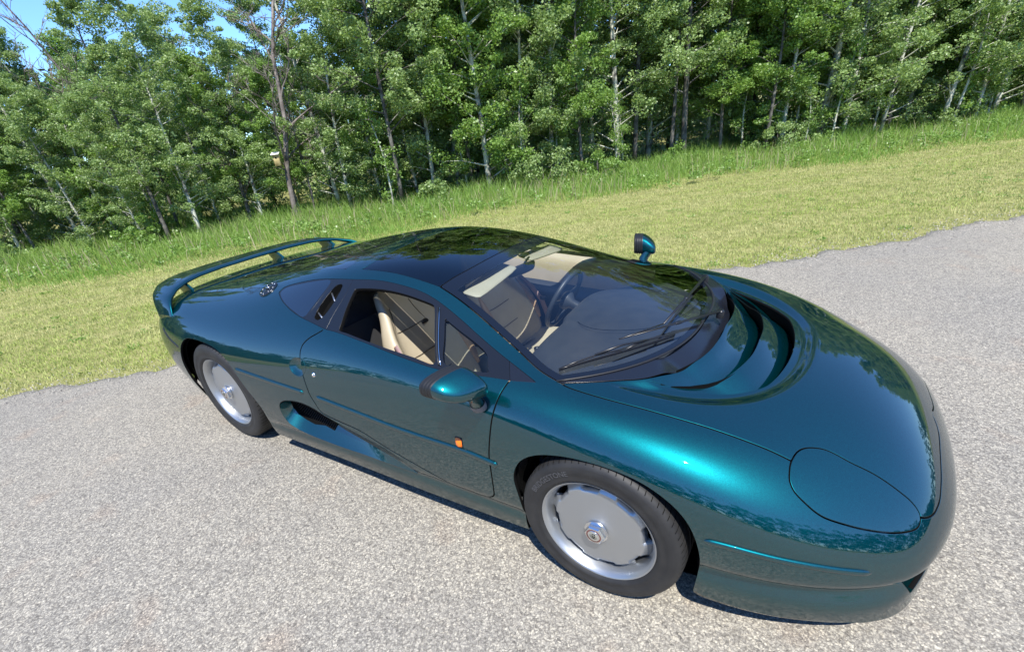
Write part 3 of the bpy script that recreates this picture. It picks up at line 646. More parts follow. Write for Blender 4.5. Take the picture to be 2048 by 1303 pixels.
# ---- window pillar trim and sill bead ----
for s,dO in zip((-1,1),doors):
    a=np.array(FT['window']); i=np.argmax(a[:,0]); 
    top=np.array(FT['window'][10])+[.055,.02]; bot=np.array(FT['window'][12])+[.06,0]
    P=S(np.linspace(top[0],bot[0],8),np.linspace(top[1],bot[1],8)); nn=Ngrid([top[0]],[top[1]])[0,0]
    for off,m_ in((-.004,RUBBER),(.006,CHROME)):
        pts=[Vector((q[0]+off,q[1] if s<0 else -q[1],q[2]))+Vector((0,.0 if s<0 else 0,.001)) for q in P+nn*.003]
        b=MB(); b.tube(rel(pts),.0045 if m_ is RUBBER else .0022,6); b.build('pillar_bead',m_,dO)
# ---- door mirrors ----
def mirror(s,dO):
    X=lambda q:Vector((q[0],q[1] if s<0 else -q[1],q[2]))-ROOT
    def sec(x,yc,hy,zc,hz,e=2.9,sk=.0,n=32):
        r=[]; x+=.028; hy*=.88; yc+=.008
        for k in range(n):
            t=2*math.pi*k/n; c,d=math.cos(t),math.sin(t); y=hy*math.copysign(abs(c)**(2/e),c); z=hz*math.copysign(abs(d)**(2/e),d)
            # taller at the outer end, tapering towards the door
            z*=1+.26*(y/hy if hy else 0)
            r.append(X((x+sk*(y),yc+y,zc+z-.10*y)))
        return r
    root=empty('door_mirror',(0,0,0),dO)
    cs=[(-.548,-1.036,.110,.893,.056),(-.530,-1.036,.111,.893,.057),(-.505,-1.034,.109,.892,.0565),(-.480,-1.030,.101,.890,.053),(-.458,-1.022,.088,.886,.046),(-.440,-1.012,.068,.880,.036),(-.428,-1.004,.044,.875,.024),(-.422,-1.0,.018,.872,.010)]
    cs=[(-.540,-1.035,.098,.896,.052),(-.525,-1.035,.098,.893,.050),(-.506,-1.034,.096,.888,.045),(-.487,-1.030,.090,.881,.039),(-.470,-1.024,.080,.875,.033),(-.456,-1.016,.066,.870,.026),(-.447,-1.008,.046,.867,.018),(-.442,-1.0,.022,.866,.009)]
    b=MB(); b.grid([sec(*c,sk=.30) for c in cs],closed=True); b.add(sec(*cs[-1],sk=.30),[tuple(range(32))])
    # neck
    def ring(c,rx,ry,n=20,tilt=0): return [X((c[0]+rx*math.cos(t),c[1]+ry*math.sin(t)*.9,c[2]+ry*math.sin(t)*.35)) for t in np.linspace(0,2*math.pi,n,endpoint=False)]
    b.grid([ring((-.450,-.985,.880),.034,.036),ring((-.462,-.972,.845),.032,.032),ring((-.480,-.957,.815),.030,.028),ring((-.484,-.946,.790),.029,.026),ring((-.486,-.938,.772),.030,.027)],closed=True)
    b.build('mirror_housing',PAINT,root)
    b=MB(); b.grid([ring((-.486,-.939,.776),.033,.029),ring((-.487,-.934,.762),.035,.031),ring((-.488,-.926,.750),.034,.031)],closed=True); b.build('mirror_base_gasket',mat('grey_rubber',(.16,.15,.15),.5) if 'grey_rubber' not in MATS else MATS['grey_rubber'],root)
    b=MB(); rows=[]
    for i,(x,k) in enumerate([(-.547,.985),(-.552,1.03),(-.556,1.03),(-.559,.985),(-.563,1.03),(-.567,1.03),(-.570,.985),(-.574,1.03),(-.578,1.03),(-.581,.985),(-.585,1.02),(-.591,1.0),(-.593,.95),(-.590,.9)]): rows.append(sec((x+.547)*1.3-.538,-1.035,.098*k,.896,.052*k,sk=.30))
    b.grid(rows,closed=True); b.build('ribbed_rim',RUBBER,root)
    b=MB(); b.add(sec(-.590,-1.035,.092,.896,.048,sk=.30),[tuple(range(32))]); b.build('mirror_glass',CHROME,root)
for s,dO in zip((-1,1),doors): mirror(s,dO)
# ---- rear wing ----
def wing():
    ys=np.linspace(-1,1,61); rows=[]
    RY=[0,.3,.5,.62,.72,.80,.85,.88]; RX=[-3.70,-3.70,-3.685,-3.65,-3.59,-3.50,-3.40,-3.33]; RZ=[.963,.962,.958,.950,.935,.906,.872,.79]
    FX=[-3.40,-3.39,-3.36,-3.32,-3.27,-3.20,-3.13,-3.10]; FZ=[.966,.965,.960,.949,.928,.896,.860,.78]
    for t in ys:
        y=abs(t)**.9*.88; ry=y; rx=np.interp(y,RY,RX); rz=np.interp(y,RY,RZ); fx=np.interp(y,RY,FX); fz=np.interp(y,RY,FZ); row=[]; sg=1 if t>=0 else -1
        ch=fx-rx; th=.015+.012*np.clip((y-.75)/.13,0,1)
        prof=[(0,.0,),(.02,.6),(.08,.95),(.3,1.0),(.6,.8),(.85,.45),(.96,.2),(1,0),(.97,-.35),(.85,-.7),(.6,-1.0),(.3,-1.2),(.08,-1.0),(.02,-.6)]
        for c,d in prof:
            yy=y-(.05*np.clip((y-.7)/.18,0,1))*0
            row.append(Vector((fx-ch*c,sg*yy,fz*(1-c)+rz*c+th*d))-ROOT)
        rows.append(row)
    b=MB(); b.grid(rows,closed=True); b.add(rows[0],[tuple(range(14))]); b.add(rows[-1],[tuple(range(14))])
    o=b.build('rear_wing',PAINT,car,sub=1)
    for y in(-.62,.16,.66):
        b=MB(); sgn=1
        xa,xb=-3.40,-3.30
        V=[]
        for z in(.86,.955):
            k=(z-.86)/.095
            for dx,dy in((.16,0),(.12,.010),(0,.012),(-.10,.008),(-.13,0),(-.10,-.008),(0,-.012),(.12,-.010)): V.append(Vector((-3.33-.13*k+dx*(1-.35*k),y+dy,z))-ROOT)
        b.add(V,[(i,(i+1)%8,8+(i+1)%8,8+i) for i in range(8)]); b.build('wing_strut',PAINT,o)
wing()
# tail lamps and panel (seen from behind only)
TLM=mat('dark_red_lens',(.25,.01,.01),.15,0,.5)
for s in(-1,1):
    b=MB(); b.box(Vector((-3.742,s*.42,.64))-ROOT,(.012,.17,.045),bev=.006); b.build('tail_lamp',TLM,car)
# ---- front mouth ----
P,n=SD(MOUTH[0][:,0],MOUTH[0][:,1]); mesh('front_intake',P-n*.10-RN,MOUTH[1],PAINT,car)
def mouthwall():
    e=bound(MOUTH[1]); P,n=SD(MOUTH[0][:,0],MOUTH[0][:,1]); k=len(P); V=np.concatenate([P,P-n*.10]); F=np.stack([e[:,0],e[:,1],e[:,1]+k,e[:,0]+k],1)
    u_,inv=np.unique(F,return_inverse=True); mesh('intake_duct',V[u_]-RN,inv.reshape(F.shape),PAINT,car)
mouthwall()
# ---- wiper ----
def glasspt(u,v,h):
    p,n=onS(u,v); return p+n*h-ROOT
from_px=WIP
def WP(k,h): p,n=onS(*from_px[k]); return p+n*h-ROOT
b=MB()
def bar(a,bq,w0,w1,t=.004): 
    d=(bq-a).normalized(); b.tube([a,a+(bq-a)*.5,bq],[w0*.8,(w0+w1)*.4,w1*.8],6,flat=.5)
A1,A2,J,MB1=WP('pivA',.030),WP('pivB',.030),WP('joint',.040),WP('mount',.032)
bar(A1,J,.012,.006); bar(A2,MB1,.013,.006); bar(J,MB1,.006,.006)
b.lathe([(.0001,.012),(.014,.012),(.017,.004),(.018,-.025)],WP('pivA',.022),None,16); b.lathe([(.0001,.012),(.014,.012),(.017,.004),(.018,-.025)],WP('pivB',.022),None,16)
b.box(A1+(J-A1)*.52,(.022,.009,.006),(J-A1).to_track_quat('X','Z').to_matrix(),bev=.002); b.box(A2+(MB1-A2)*.45,(.02,.008,.005),(MB1-A2).to_track_quat('X','Z').to_matrix(),bev=.002)
wp=b.build('windscreen_wiper',PLASTIC,car)
b=MB(); n_=14; q0,q1=from_px['blade0'],from_px['blade1']; bl=[];bs=[]
for i in range(n_):
    t=i/(n_-1); u=q0[0]*(1-t)+q1[0]*t; v=q0[1]*(1-t)+q1[1]*t; bl.append(glasspt(u,v,.004)); bs.append(glasspt(u,v,.012))
b.tube(bl,.0035,6); b.tube(bs,.0045,6,flat=.6)
for a_,c_ in((.02,.46),(.40,.98)):
    i0,i1=int(a_*(n_-1)),int(round(c_*(n_-1))); m_=(bs[i0]+bs[i1])/2+Vector((0,0,.014)); b.tube([bs[i0],bs[i0]*.5+m_*.5+Vector((0,0,.003)),m_,bs[i1]*.5+m_*.5+Vector((0,0,.003)),bs[i1]],.0042,6)
mm=bs[int(.22*n_)]+Vector((0,0,.016)); m2=bs[int(.70*n_)]+Vector((0,0,.016)); b.tube([mm,(mm+m2)/2+Vector((0,0,.010)),m2],.005,6); b.build('wiper_blade',PLASTIC,wp)
# ---- wheels ----
TYRE=mat('tyre_rubber',(.016,.016,.017),.62); noise_col(TYRE,(.013,.013,.014),(.024,.023,.022),14,4,.35,.7,.15,90,.002)
LETTER=mat('tyre_lettering',(.07,.07,.073),.7)
HUBR=mat('hub_ring',(.16,.06,.05),.4); HUBG=mat('hub_emblem',(.42,.42,.36),.35,.6)
def text_mesh(txt,size):
    cu=bpy.data.curves.new('t','FONT'); cu.body=txt; cu.size=size; cu.extrude=0; cu.resolution_u=3; cu.offset=size*.012
    o=bpy.data.objects.new('t',cu); sc.collection.objects.link(o); bpy.context.view_layer.update()
    dg=bpy.context.evaluated_depsgraph_get(); me=bpy.data.meshes.new_from_object(o.evaluated_get(dg)); V=[v.co.copy() for v in me.vertices]; F=[tuple(p.vertices) for p in me.polygons]
    bpy.data.objects.remove(o); bpy.data.meshes.remove(me); return V,F
def make_wheel(R0,k,W,name='wheel'):
    """local frame: axle = -Y outward. R0 tyre radius, k rim scale, W half tread width"""
    w=empty(name,(0,0,0),car); Rm=Matrix(((1,0,0),(0,0,-1),(0,1,0)))   # local z -> -y
    h0=.0
    def LA_(prof,n=96,off=0): 
        b=MB(); b.lathe([(r,h) for r,h in prof],(0,0,0),Rm,n); return b
    r1=.226*k; sw=R0-r1
    prof=[(r1,-.012),(r1+.006,-.002),(r1+sw*.18,.008),(r1+sw*.24,.0095),(r1+sw*.27,.0085),(r1+sw*.48,.0115),(r1+sw*.50,.0125),(r1+sw*.70,.0095),(r1+sw*.73,.0085),(r1+sw*.76,.0085),(r1+sw*.88,.0005),(r1+sw*.95,-.008),(r1+sw*.985,-.018),(R0-.001,-.030),(R0,-.05)]
    x=-.05
    for g in range(4):
        x2=x-(2*W-.12)/5; prof+=[(R0,x2),(R0-.008,x2-.001),(R0-.008,x2-.008),(R0,x2-.009)]; x=x2-.009
    prof+=[(R0,-2*W+.05),(R0-.01,-2*W+.02),(R0-.03,-2*W+.0),(r1,-2*W+.01),(r1-.02,-2*W+.012)]
    b=LA_(prof,128)
    # shoulder sipes laid on as black strips, groove shade put into the colour
    for i in range(72):
        t=2*math.pi*i/72; V=[]
        dt=.0045
        for (r,h) in((R0-.0075,.0008),(R0-.0035,-.012),(R0-.0006,-.032),(R0+.0006,-.052)):
            for d in(-dt,dt): V.append(Rm@Vector(((r+.0008)*math.cos(t+d+(-h)*.9),(r+.0008)*math.sin(t+d+(-h)*.9),h+.0006)))
        b.add(V,[(0,1,3,2),(2,3,5,4),(4,5,7,6)],1)
    # raised lettering
    def arc_text(txt,size,rr,a0,mi=2,direction=-1,hh=.0128):
        V,F=text_mesh(txt,size); VV=[]
        for v in V:
            a=a0+direction*v.x/rr; r=rr+v.y; VV.append(Rm@Vector((r*math.cos(a),r*math.sin(a),hh)))
        b.add(VV,F,mi); return max(v.x for v in V)/rr
    if name=='wheel' and k==1.0:
        rr=r1+sw*.42; arc_text('BRIDGESTONE',.031,rr,rad(154),2,-1,.0136)
    b.build('tyre',[TYRE,VOID,LETTER],w,angle=40)
    # rim
    b=LA_([(.214*k,-.030),(.222*k,-.006),(.2275*k,-.0005),(.230*k,.000),(.2315*k,-.003),(.2315*k,-.014)],96); 
    b.lathe([(.222*k,-.006),(.2165*k,-.012),(.2135*k,-.022),(.209*k,-.034),(.2055*k,-.050),(.2045*k,-.075),(.2045*k,-2*W+.03)],(0,0,0),Rm,96)
    b.build('rim',SILVER,w,angle=50)
    # dished face with eight edge openings
    nT=192; rows=[]; RR=[.0001,.02,.040,.046,.060,.075,.10,.13,.155,.165,.171,.1745,.177,.179]
    for t in np.linspace(0,2*math.pi,nT,endpoint=False):
        ph=((t+.22)%(math.pi/4))/(math.pi/4); m=1/(1+math.exp((abs(ph-.5)-.235)*-90)); m=max(0,min(1,m))  # 0 = opening,1 = bridge
        row=[]
        for r in RR:
            h=-.020-.006*(r/.17)**2+.010*math.exp(-((r-.0)/.052)**4)
            e=max(0,(r-.168)/.011); h-= (1-m)*.016*e**1.6
            row.append((r*k,h))
        for q in(.35,.7,1.0):
            re=.179+.027*q*m+0*(1-m); hh=row[13][1] if False else (-.026-.006-.024*q)*m+(-.044-.02*q)*(1-m)
            row.append((re*k,hh))
        rows.append([Rm@Vector((r*math.cos(t),r*math.sin(t),h)) for r,h in row])
    b=MB(); rows.append(rows[0]); b.grid(rows); b.build('wheel_face',SILVER,w)
    b=LA_([(.0001,-.12),(.205*k,-.12)],48); b.lathe([(.07*k,-.118),(.15*k,-.105),(.15*k,-.13)],(0,0,0),Rm,32,1); b.build('brake_disc',[VOID,FUELM],w)
    # hub nut
    b=MB(); V=[]
    for r,h in((.046,-.012),(.047,-.004),(.043,-.003),(.0425,.012),(.038,.017),(.030,.018)):
        n=48
        for i in range(n):
            t=2*math.pi*i/n; hx=(math.cos(math.pi/6)/math.cos(((t)%(math.pi/3))-math.pi/6)); q=r*(hx if .012>=h>-.0035 or h>.0 and r>.035 else 1); V.append(Rm@Vector((q*math.cos(t),q*math.sin(t),h)))
    b.add(V,[(j*48+i,j*48+(i+1)%48,(j+1)*48+(i+1)%48,(j+1)*48+i) for j in range(5) for i in range(48)]); b.build('hub_nut',CHROME,w,angle=25)
    b=LA_([(.0001,.0185),(.0165,.0185),(.0168,.0175)],32); b.lathe([(.0165,.0185),(.018,.0188),(.024,.0188),(.0242,.018)],(0,0,0),Rm,32,1); b.lathe([(.0242,.0175),(.027,.0178),(.0275,.017),(.0305,.0178)],(0,0,0),Rm,32,2)
    # raised line emblem: disc with a small stylised head outline
    for ring in([(.006*math.cos(t)*1.1,.008*math.sin(t)) for t in np.linspace(0,6.28,9)],[(-.007,.008),(-.003,.011),(0,.008),(.003,.011),(.007,.008)],[(-.006,-.004),(-.002,-.001),(.002,-.001),(.006,-.004)],[(-.003,-.008),(0,-.011),(.003,-.008)]):
        b.tube([Rm@Vector((x,y,.0188)) for x,y in ring],.0009,4,3)
    b.build('hub_cap',[HUBG,CHROME,HUBR,VOID],w)
    return w
def copy_w(wh,loc,rz):
    c=wh.copy(); sc.collection.objects.link(c); c.parent=car; c.location=loc; c.rotation_euler=(0,0,rz)
    for ch in list(wh.children):
        d=ch.copy(); sc.collection.objects.link(d); d.parent=c
    return c
wf=make_wheel(.325,1.0,.125); wf.location=Vector((0,-.955,.325))-ROOT
copy_w(wf,Vector((0,.955,.325))-ROOT,math.pi)
wr=make_wheel(.347,1.052,.165); wr.location=Vector((-2.64,-.945,.347))-ROOT; wr.rotation_euler=(0,.6,0)
c=copy_w(wr,Vector((-2.64,.945,.347))-ROOT,math.pi)

# ---------------- cabin ----------------
def seat(y0,label):
    st=empty('seat',(0,0,0),car); st['label']=label
    def loft(rows,name,m,sub=1):
        b=MB(); b.grid([[Vector(p)-ROOT for p in r] for r in rows],closed=True); b.add([Vector(p)-ROOT for p in rows[0]],[tuple(range(len(rows[0])))[::-1]]); b.add([Vector(p)-ROOT for p in rows[-1]],[tuple(range(len(rows[-1])))]); return b.build(name,m,st,sub=sub)
    # backrest: section in (y, depth) travelling up a reclined line
    rows=[]
    for t,w,bol,th in((0,.25,.10,.10),(.12,.26,.115,.10),(.3,.262,.12,.095),(.5,.255,.10,.09),(.65,.225,.07,.085),(.76,.17,.045,.08),(.84,.145,.03,.075),(.93,.135,.02,.07),(.985,.12,.01,.06),(1.0,.09,.0,.04)):
        cx,cz=-1.18-.29*t,.30+.68*t; fx,fz=.915,.40     # forward-up direction of the seat face
        sec=[]
        for q,d in((-1,-.3),(-1.0,.35),(-.97,.95),(-.86,1.05),(-.74,.75),(-.60,.12),(-.3,-.05),(0,-.08),(.3,-.05),(.60,.12),(.74,.75),(.86,1.05),(.97,.95),(1.0,.35),(1,-.3),(.7,-1.0),(0,-1.1),(-.7,-1.0)):
            dd=d*bol if d>0 else d*th
            sec.append((cx+dd*fx,y0+q*w,cz+dd*fz))
        rows.append(sec)
    loft(rows,'backrest',CREAM)
    rows=[]
    for t,w,bol,th in((0,.25,.07,.08),(.15,.26,.075,.09),(.5,.265,.07,.10),(.8,.26,.05,.10),(.95,.25,.03,.09),(1,.24,.01,.05)):
        cx,cz=-1.20+.55*t,.30+.06*t; sec=[]
        for q,d in((-1,-.3),(-1.0,.35),(-.97,.95),(-.86,1.05),(-.74,.75),(-.60,.12),(-.3,-.05),(0,-.08),(.3,-.05),(.60,.12),(.74,.75),(.86,1.05),(.97,.95),(1.0,.35),(1,-.3),(.9,-1.0),(0,-1.1),(-.9,-1.0)):
            dd=d*bol if d>0 else d*th; sec.append((cx,y0+q*w,cz+dd))
        rows.append(sec)
    loft(rows,'seat_cushion',CREAM)
    # dark seams lying on the facing
    def face(q,t,up=.004):
        tt=[0,.12,.3,.5,.65,.76,.84,.93,1]; w=np.interp(t,tt,[.25,.26,.262,.255,.225,.17,.145,.135,.09]); bol=np.interp(t,tt,[.10,.115,.12,.10,.07,.045,.03,.02,0]); th=np.interp(t,tt,[.10,.10,.095,.09,.085,.08,.075,.07,.04])
        d=np.interp(abs(q),[0,.3,.6,.74,.86,.97],[-.08*th,-.05*th,.12*bol,.70*bol,.98*bol,.9*bol])+up
        return Vector((-1.18-.29*t+d*.915,y0+q*w,.30+.68*t+d*.40))-ROOT
    b=MB()
    for t in(.24,.44,.66): b.tube([face(q,t+.03*q*q) for q in np.linspace(-.6,.6,9)],.0022,5)
    for sg in(-1,1): b.tube([face(sg*(.58-.12*max(0,t-.5)),t) for t in np.linspace(.04,.86,14)],.0024,5)
    b.build('seam',STITCH,st)
    # outer shell, tan side bolster and belt
    for sg in(-1,1):
        b=MB(); b.tube([face(sg*.93,t,.004) for t in np.linspace(.16,.60,9)],[.012,.020,.023,.024,.024,.023,.020,.016,.008],10)
        b.build('bolster_facing',TAN,st)
    b=MB(); s_=-1 if y0<0 else 1
    pts=[face(s_*1.0,.60,.03),face(s_*1.02,.45,.05),face(s_*1.04,.30,.06),face(s_*1.08,.12,.05)]
    for a in(0,): b.tube(pts,.022,6,flat=.12,up=(0,1,0))
    b.build('seat_belt',mat('belt_webbing',(.30,.20,.20),.8) if 'belt_webbing' not in MATS else MATS['belt_webbing'],st)
    b=MB(); b.box(face(s_*1.05,.31,.075),(.022,.012,.012),bev=.004); b.build('buckle',PLASTIC,st)
    b=MB(); b.box(face(0,.62,-.004)+Vector((.01,.11*(1 if y0<0 else -1),.03)),(.006,.030,.012),Matrix.Rotation(rad(-24),3,'Y'),bev=.004); b.build('belt_slot',PLASTIC,st)
seat(-.38,'cream leather bucket seat seen through the open side window')
seat(.38,'cream leather bucket seat behind the steering wheel')
def dashboard():
    # top skin from the windscreen base back to the rolled edge, passenger side brow lower
    ys=np.linspace(-.80,.80,33); rows=[]
    for y in ys:
        a=abs(y); xe=-.60+.16*(a/.8)**3-(.03 if y>0 else 0); zt=.735-.05*(a/.8)**2+(.035*math.exp(-((y-.38)/.2)**2))
        xf=.16-.50*(a/.8)**2.2; zf=.775-.02*a
        row=[(xf,y,zf-.03)]
        for t in(.25,.5,.75): row.append((xf*(1-t)+xe*t,y,(zf-.03)*(1-t)+zt*t+.012*math.sin(math.pi*t)))
        row+=[(xe+.04,y,zt+.002),(xe+.01,y,zt-.008),(xe-.005,y,zt-.03),(xe+.02,y,zt-.07),(xe+.07,y,zt-.16),(xe+.10,y,zt-.32),(xe+.12,y,.25)]
        rows.append([Vector(p)-ROOT for p in row])
    b=MB(); b.grid(rows); o=b.build('dashboard',DASH,car,sub=1)
    b=MB(); b.tube([Vector(p)-ROOT for p in smooth_line([(-.50,-.02,.744),(-.42,-.10,.760),(-.30,-.13,.767),(-.1,-.06,.773),(.0,.15,.770),(.02,.4,.760)])],.0016,5); b.build('seam',VOID,o)
dashboard()
# floor, tunnel, rear wall, doors
b=MB(); b.box(Vector((-.85,0,.155))-ROOT,(.72,.80,.012)); b.build('cabin_floor',CARPET,car)
b=MB(); b.box(Vector((-.95,0,.30))-ROOT,(.52,.10,.14),bev=.04); tn=b.build('centre_tunnel',CREAM,car)
b=MB(); b.box(Vector((-.80,0,.448))-ROOT,(.20,.06,.012),bev=.008); b.lathe([(.012,0),(.012,.05),(.018,.07),(.02,.09),(.0001,.10)],Vector((-.78,0,.45))-ROOT,None,16); b.build('gear_lever',PLASTIC,tn)
b=MB(); b.add([Vector(p)-ROOT for p in [(-1.50,-.86,.2),(-1.50,.86,.2),(-1.56,.80,.84),(-1.56,-.80,.84)]],[(0,1,2,3)]); b.build('rear_wall',CARPET,car)
b=MB(); b.add([Vector(p)-ROOT for p in [(-1.56,-.80,.80),(-1.56,.80,.80),(-2.0,.70,.86),(-2.0,-.70,.86)]],[(0,1,2,3)]); b.build('parcel_shelf',TAN,car)
b=MB(); b.add([Vector(p)-ROOT for p in [(-1.60,-.56,.80),(-1.60,.56,.80),(-1.68,.46,1.07),(-1.68,-.46,1.07)]],[(0,1,2,3)]); b.add([Vector(p)-ROOT for p in [(-1.60,-.80,.80),(-1.60,-.56,.80),(-1.68,-.46,1.07),(-1.70,-.60,1.02)]],[(0,1,2,3)]); b.add([Vector(p)-ROOT for p in [(-1.60,.80,.80),(-1.60,.56,.80),(-1.68,.46,1.07),(-1.70,.60,1.02)]],[(0,1,2,3)]); b.build('rear_bulkhead',DASH,car,smooth=False)
# headlining just under the roof glass and dark rails

for s,dO in zip((-1,1),doors):
    def W(pts): return [Vector((p[0],s*p[1],p[2]))-ROOT for p in pts]
    xs=np.linspace(-1.52,-.34,14); rows=[]
    for x in xs:
        yb=.862-.03*max(0,(-x-1.2))/.3-.03*max(0,(x+.5))/.16; zb=.835+.055*max(0,(-x-.75))/.6
        rows.append(W([(x,yb-.012,zb-.004),(x,yb-.045,zb-.010),(x,yb-.075,zb-.035),(x,yb-.085,zb-.10),(x,yb-.085,zb-.20)]))
    b=MB(); b.grid(rows); b.build('door_card',TAN if s<0 else CREAM,dO,sub=1)
    rows=[]
    for x in xs:
        yb=.862-.03*max(0,(-x-1.2))/.3-.03*max(0,(x+.5))/.16; zb=.835+.055*max(0,(-x-.75))/.6; ar=.05*math.exp(-((x+.95)/.35)**4)
        rows.append(W([(x,yb-.085,zb-.20),(x,yb-.10,zb-.24),(x,yb-.115-ar,zb-.26),(x,yb-.12-ar,zb-.30),(x,yb-.10,zb-.36),(x,yb-.09,.30),(x,yb-.09,.18)]))
    b=MB(); b.grid(rows); b.build('lower_door_card',DASH,dO,sub=1)
    # b-pillar trim
    b=MB(); b.add(W([(-1.44,.80,.89),(-1.50,.78,.90),(-1.52,.56,1.04),(-1.47,.55,1.05)]),[(0,1,2,3)]); b.add(W([(-1.50,.78,.90),(-1.58,.70,.88),(-1.58,.50,1.05),(-1.50,.56,1.05)]),[(0,1,2,3)]); b.build('pillar_trim',CARPET,car,smooth=False)
# steering wheel
cw=Vector((-.79,.385,.70))-ROOT; ax=Vector((-.90,0,.42)).normalized(); Q=ax.to_track_quat('Z','Y').to_matrix()
b=MB(); R_=.185
b.tube([cw+Q@Vector((R_*math.cos(t),R_*math.sin(t),0)) for t in np.linspace(0,2*math.pi,49)],.0155,10,cap=False)
sw=b.build('steering_wheel',DASH,car)
b=MB(); b.lathe([(.0001,.012),(.045,.010),(.06,-.005),(.06,-.03),(.03,-.06),(.03,-.22)],cw,Q,24); b.build('wheel_boss',DASH,sw)
for t in(0.2,math.pi-.2,1.5*math.pi):
    b=MB(); b.tube([cw+Q@Vector((.05*math.cos(t),.05*math.sin(t),-.008)),cw+Q@Vector((R_*math.cos(t),R_*math.sin(t),0))],[.02,.013],8,flat=.5); b.build('spoke',DASH,sw)
b=MB(); b.lathe([(.0001,.0155),(.018,.015),(.024,.012)],cw,Q,20); b.build('horn_badge',CHROME2,sw)
# sun visors and mirror
def visor(corners,label):
    P=[];
    for q in corners: P.append(Vector(q)-Vector((0,0,.03)))
    # rounded pad through four corners
    c=sum(P,Vector())/4; x=((P[1]-P[0])+(P[2]-P[3])).normalized(); y=((P[3]-P[0])+(P[2]-P[1])); y=(y-x*y.dot(x)).normalized(); z=x.cross(y)
    hx=((P[1]-P[0]).length+(P[2]-P[3]).length)/4; hy=((P[3]-P[0]).length+(P[2]-P[1]).length)/4
    b=MB(); R=Matrix((x,y,z)).transposed(); b.box(c-ROOT,(hx,hy,.012),R,bev=.011); o=b.build('sun_visor',VISOR,car,sub=1); o['label']=label
visor([(-.905,-.455,1.045),(-.915,-.07,1.085),(-.800,-.075,1.060),(-.790,-.44,1.025)],'cream sun visor nearest the open window')
visor([(-.905,.06,1.085),(-.895,.44,1.050),(-.790,.43,1.025),(-.800,.065,1.060)],'cream sun visor above the steering wheel')
c=Vector((-.83,-.0,1.0))-ROOT; R=Matrix.Rotation(rad(-12),3,'Z')@Matrix.Rotation(rad(12),3,'Y')
b=MB(); b.box(c,(.014,.105,.032),R,bev=.011); b.tube([c,c+Vector((.03,0,.05)),c+Vector((.06,0,.075))],.008,6); b.build('rear_view_mirror',PLASTIC,car,sub=1)
# scuttle shelf under the windscreen base

# =====================================================================
#                             SURROUNDINGS
# =====================================================================
rng=np.random.default_rng(7); TH=rad(43.9); EX=np.array([math.cos(TH),math.sin(TH)]); EN=np.array([-math.sin(TH),math.cos(TH)])
def sn(s,n,z=0.0): 
    s,n=np.broadcast_arrays(np.asarray(s,float),np.asarray(n,float)); xy=s[...,None]*EX+n[...,None]*EN; return np.concatenate([xy,np.broadcast_to(np.asarray(z,float),s.shape)[...,None]],-1)
ZG=-.03
def gz(n,s=0): # ground height across the verge
    n=np.asarray(n,float); return ZG-.012*np.clip(n-3,0,8)-.0*n
